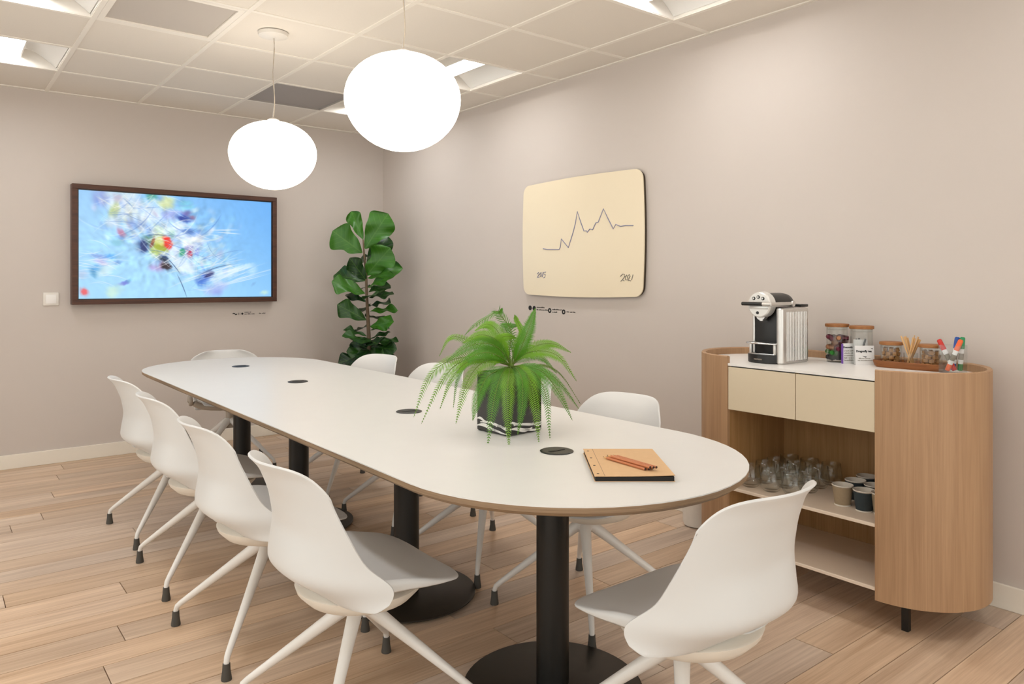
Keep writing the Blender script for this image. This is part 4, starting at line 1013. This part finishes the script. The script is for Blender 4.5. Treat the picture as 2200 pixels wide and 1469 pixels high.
for face in range(4):
    ca, sa = math.cos(face*PI/2), math.sin(face*PI/2)
    for zz, x0, x1, wv2, tk in ((.018, -.078, .03, .006, .006), (.032, -.06, .078, .004, .004), (.010, -.02, .074, .003, .003), (.042, -.078, -.03, .004, .004), (.026, .02, .078, .005, .0035)):
        top, bot = [], []
        for k in range(10):
            f2 = k/9; x = x0+(x1-x0)*f2; z = zz+wv2*math.sin(f2*5+face)
            wd = tk*math.sin(PI*min(max(f2, .06), .94))+.0008
            for lst, s in ((bot, -1), (top, 1)):
                X, Y = x, -hs-.0006; lst.append((X*ca-Y*sa, X*sa+Y*ca, z+s*wd))
        bs.grid([bot, top])
part('brush_stroke', bs, M['potwhite'], pot, None)
part('soil', MB().box(-hs+.007, -hs+.007, ph-.035, hs-.007, hs-.007, ph-.02), M['soil'], fp, None)
D0 = depth(FP)
def cpt(X, Y, dd):                                    # crop of the fern -> 3-D point (dd metres toward the camera)
    return px(880+X/4.589, 650+Y/4.589, D0-dd)
def bez(P, t):
    P = [Vector(p) for p in P]
    while len(P) > 1: P = [P[i].lerp(P[i+1], t) for i in range(len(P)-1)]
    return P[0]
inv = Matrix.Rotation(-fa, 4, 'Z') @ Matrix.Translation((-FP[0], -FP[1], -TZ))
camv = -FW
def catmull(P, n):
    P = [P[0]*2-P[1]]+list(P)+[P[-1]*2-P[-2]]; out = []
    seg = len(P)-3
    for k in range(n+1):
        t = k/n*seg; i = min(int(t), seg-1); f2 = t-i; a, b, c, d = P[i:i+4]
        out.append(.5*((2*b)+(c-a)*f2+(2*a-5*b+4*c-d)*f2*f2+(3*b-a-3*c+d)*f2**3))
    return out
fr_rng = random.Random(11)
def frond(ctrl, depths, m='fern', wmax=.040, n=62, sparse=False, start=.10):
    pts = []
    C = [cpt(x, y, d) for (x, y), d in zip(ctrl, depths)]
    raw = catmull(C, n)
    for p in raw:
        p = p.copy(); 
        if p.z < TZ+.004: p.z = TZ+.004
        pts.append(p)
    mb = MB(); rm = MB()
    base = Vector((FP[0], FP[1], TZ+ph))
    for k in range(1, n):
        t = k/n; tg = (pts[k+1]-pts[k-1]).normalized()
        rad = pts[k]-base; rad.z = 0; rad = rad.normalized() if rad.length > .01 else camv
        nrm = (rad*.45+Vector((0, 0, 1))*.35+camv*.75); nrm = (nrm-tg*nrm.dot(tg)).normalized()
        sd = tg.cross(nrm).normalized()
        if t < start: continue
        ln_ = wmax*(min(1, (t-start)/.18)**.7)*(1-((t-.35)/.66)**2 if t > .35 else 1)
        ln_ = max(ln_, .003)
        if sparse: ln_ *= .45
        for s in (-1, 1):
            for sub in (0,):
                o = pts[k].lerp(pts[k+1], sub); l_ = ln_*fr_rng.uniform(.88, 1.05)
                dr = (sd*s*.82+tg*.58-nrm*.10).normalized(); wv_ = tg*.0019
                e_ = o+dr*l_-Vector((0, 0, 1))*l_*.10; md_ = o+dr*l_*.55+nrm*.001
                for q in (e_, md_):
                    if q.z < TZ+.002: q.z = TZ+.002
                mb.add([inv @ (o-wv_*.8), inv @ (o+wv_*.8), inv @ (md_+wv_), inv @ e_, inv @ (md_-wv_)], [(0, 1, 2, 4), (4, 2, 3)])
    rm.tube([inv @ p for p in pts], [.0021*(1-.75*k/n) for k in range(n+1)], 5)
    fo = part('frond', mb, M[m], fp, None, fix=False)
    part('rachis', rm, M['stem'], fo, True)
S0 = (1000, 625)
FR = [
 ([S0, (760, 545), (430, 560), (190, 740), (40, 1130)], (0, .02, .05, .06, .06), 'fern', .036),
 ([S0, (720, 540), (480, 600), (300, 800), (115, 1195)], (0, .06, .12, .15, .16), 'fern', .026),
 ([S0, (760, 560), (560, 590), (410, 760), (298, 1050)], (0, .08, .15, .18, .18), 'fern', .022),
 ([S0, (740, 560), (560, 600), (470, 760), (430, 1040)], (0, -.02, -.04, -.05, -.05), 'fern2', .022),
 ([S0, (850, 560), (680, 620), (550, 830), (455, 1195)], (0, .06, .12, .16, .18), 'fern', .038),
 ([S0, (900, 655), (760, 740), (670, 940), (622, 1165)], (0, .08, .14, .17, .18), 'fern2', .040),
 ([S0, (940, 660), (880, 780), (820, 1030), (768, 1430)], (0, .09, .16, .20, .22), 'fern2', .040),
 ([S0, (985, 670), (970, 800), (968, 1080), (980, 1440)], (0, .10, .18, .22, .24), 'fern', .038),
 ([S0, (1060, 660), (1110, 780), (1110, 1020), (1065, 1305)], (0, .10, .16, .19, .20), 'fern2', .034),
 ([S0, (1090, 640), (1180, 760), (1240, 1020), (1275, 1390)], (0, .08, .14, .18, .20), 'fern', .038),
 ([S0, (1120, 640), (1260, 720), (1350, 950), (1385, 1355)], (0, .05, .10, .13, .15), 'fern2', .034),
 ([S0, (1160, 630), (1320, 690), (1470, 880), (1605, 1160)], (0, .02, .05, .08, .08), 'fern2', .036),
 ([S0, (1170, 640), (1360, 690), (1520, 840), (1670, 1050)], (0, -.02, -.04, -.06, -.08), 'fern2', .026),
 ([S0, (1160, 640), (1330, 620), (1500, 720), (1685, 1000)], (0, -.02, -.05, -.08, -.1), 'stem', .010),
 ([S0, (1130, 510), (1300, 475), (1480, 540), (1648, 775)], (0, -.01, -.02, -.03, -.03), 'fern', .036),
 ([S0, (1110, 500), (1280, 415), (1430, 410), (1592, 492)], (0, -.05, -.08, -.1, -.12), 'fern', .032),
 ([S0, (1070, 510), (1130, 370), (1190, 210), (1240, 55)], (0, .02, .04, .04, .03), 'fern2', .042),
 ([S0, (985, 470), (1000, 280), (900, 130), (860, 85), (760, 150), (630, 230), (540, 325)], (0, -.02, -.06, -.06, -.05, -.02, 0, .03), 'fern2', .030),
 ([S0, (930, 460), (830, 350), (680, 320), (520, 400)], (0, .03, .06, .07, .08), 'fern', .038),
 ([S0, (900, 470), (760, 400), (560, 440), (360, 580)], (0, .04, .08, .10, .10), 'fern2', .038),
 ([S0, (860, 520), (640, 400), (410, 340), (290, 530)], (0, -.04, -.08, -.1, -.1), 'fern', .026),
 ([S0, (940, 430), (860, 270), (760, 210), (640, 280)], (0, -.03, -.08, -.1, -.1), 'fern', .034),
 ([S0, (1030, 450), (940, 240), (1000, 220), (1090, 222)], (0, -.06, -.1, -.12, -.14), 'fern2', .030),
 ([S0, (1040, 430), (1110, 300), (1060, 180), (1035, 120)], (0, -.06, -.1, -.12, -.12), 'fern', .024),
 ([S0, (900, 540), (760, 490), (600, 540), (460, 700)], (0, .05, .10, .14, .15), 'fern2', .036),
 ([S0, (880, 500), (880, 370), (960, 330), (1060, 350)], (0, .02, .03, .02, .0), 'fern', .028),
 ([S0, (1000, 560), (820, 480), (700, 470), (540, 540)], (0, -.08, -.14, -.18, -.2), 'fern2', .034),
 ([S0, (1090, 560), (1200, 520), (1330, 560), (1450, 700)], (0, -.08, -.15, -.2, -.22), 'fern2', .032),
]
for cc, dd, m, wm in FR: frond(cc, dd, m, wm)
part('crown', MB().sphere(tuple(inv @ cpt(1000, 640, 0)), .012, .012, .018, 10, 6), M['stem'], fp)

# ------------------------------------------------------------------ fiddle-leaf fig in the corner
GP = Vector((2.86, 5.50, 0)); GD = depth(GP)
fg = thing('potted_fig', 'tall fiddle leaf fig in a dark grey planter in the corner', 'plant', tuple(GP))
part('planter', MB().lathe([(0, 0), (.16, 0), (.166, .006), (.205, .585), (.205, .592), (.192, .592), (.188, .56), (0, .56)], 40), M['pot'], fg, 40)
part('soil', MB().lathe([(0, .566), (.12, .569), (.187, .562), (.187, .5605), (0, .5605)], 28), M['soil'], fg, 40)
def gpt(X, Y, dd=0): return px(650+X/3.496, 420+Y/3.496, GD-dd)-GP
trunk = [gpt(455, 330), gpt(463, 450), gpt(478, 600), gpt(482, 760), gpt(490, 900), gpt(497, 1050), gpt(500, 1180), gpt(500, 1290)]
trunk[-1].z = .555
part('trunk', MB().tube(trunk, [.006, .008, .010, .012, .014, .016, .018, .02], 8), M['bark'], fg, True)
def leaf_mesh(v):
    r = random.Random(v); P = []
    wk = [0, .06, .15, .3, .42, .6, .78, .9, .97, 1.0]; hk = [.012, .05, .13, .20, .205, .30, .37, .27, .10, .006]
    for t in np.linspace(0, 1, 13):
        hw = interp(wk, hk, t); row = []
        for u in np.linspace(-1, 1, 9):
            z = -.10*t*t+.06*t+.13*hw*abs(u)**1.3+.16*hw*math.sin(t*11+u*2.5+v)*abs(u)*2
            row.append((t+.05*math.cos(u*1.6)*hw*2*(t > .8)*.5, hw*u*(1+.09*math.sin(t*15+v+(u>0)*1.7)), z))
        P.append(row)
    return bake(MB().grid(P), 'leaf_%d' % v, M['leaf'], [('SUBSURF', dict(levels=1))])
LM = [leaf_mesh(k) for k in range(4)]
toC = (-GP-Vector((0, 0, 0))); toC.z = 0; toC.normalize(); toC = -FW
Z_ = Vector((0, 0, 1))
def put_leaf(b, e, nh, k, wide=1.0):
    b = Vector(b); e = Vector(e); L = (e-b).length; x = (e-b).normalized()
    z = (nh-x*nh.dot(x)).normalized(); yv = z.cross(x)
    o = link('leaf', LM[k % 4], fg); m = Matrix((x*L, yv*L*wide, z*L)).transposed().to_4x4(); m.translation = b
    o.matrix_local = m
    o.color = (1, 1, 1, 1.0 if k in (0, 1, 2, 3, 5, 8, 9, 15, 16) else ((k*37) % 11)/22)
UP = lambda a: (toC*a+Z_*(1-a)).normalized()
FL = [ # base, tip (crop px), depth toward camera at tip, normal hint mix, width
 ((470, 400), (640, 135), .05, .95, 1.05), ((455, 330), (365, 115), -.03, .75, .7), ((448, 430), (225, 265), .06, .9, 1.15), ((480, 600), (655, 395), .10, .95, 1.05),
 ((480, 560), (640, 300), -.10, .9, .8), ((490, 620), (750, 540), .02, .55, .85), ((480, 640), (355, 470), .10, .9, .85), ((470, 640), (230, 595), -.03, .6, .9),
 ((470, 735), (222, 642), .12, .55, .9), ((490, 690), (690, 595), .08, .5, .7), ((495, 725), (660, 668), -.1, .5, .9), ((478, 800), (325, 735), -.08, .45, .7),
 ((500, 765), (685, 735), .05, .4, .7), ((478, 935), (262, 818), .08, .75, .85), ((497, 830), (660, 800), .12, .35, .7), ((505, 870), (715, 855), -.02, .4, .65),
 ((508, 985), (680, 945), .12, .7, .8), ((508, 1010), (655, 990), -.1, .35, .7), ((482, 1055), (305, 1005), .03, .35, .7), ((485, 1090), (300, 1050), .14, .45, .7),
 ((508, 1075), (660, 1020), -.05, .3, .6), ((508, 1100), (720, 1090), .06, .4, .6), ((500, 1150), (360, 1100), -.08, .55, .8), ((505, 1145), (705, 1150), .10, .6, .75),
 ((500, 1185), (330, 1170), .08, .6, .8), ((500, 1195), (265, 1255), .02, .6, .75), ((510, 1200), (710, 1252), .0, .6, .7), ((505, 1160), (590, 1230), .2, .75, .9),
 ((495, 1150), (430, 1235), .2, .75, .9), ((490, 760), (545, 740), .2, .45, 1.2), ((485, 830), (440, 870), -.18, .45, 1.2), ((495, 905), (560, 920), -.2, .4, 1.2),
 ((470, 690), (430, 700), -.2, .3, 1.3), ((500, 1090), (560, 1110), .2, .55, 1.1), ((497, 1070), (440, 1110), .18, .55, 1.1), ((500, 1120), (520, 1180), -.2, .5, 1.1),
 ((465, 500), (420, 480), -.18, .7, 1.1), ((490, 980), (430, 1000), -.2, .4, 1.0), ((505, 1170), (640, 1190), -.12, .5, .9), ((500, 1150), (390, 1180), -.14, .5, .9)]
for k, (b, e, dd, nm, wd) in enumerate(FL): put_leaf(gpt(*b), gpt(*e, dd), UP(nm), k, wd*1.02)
print('planks', nplank)
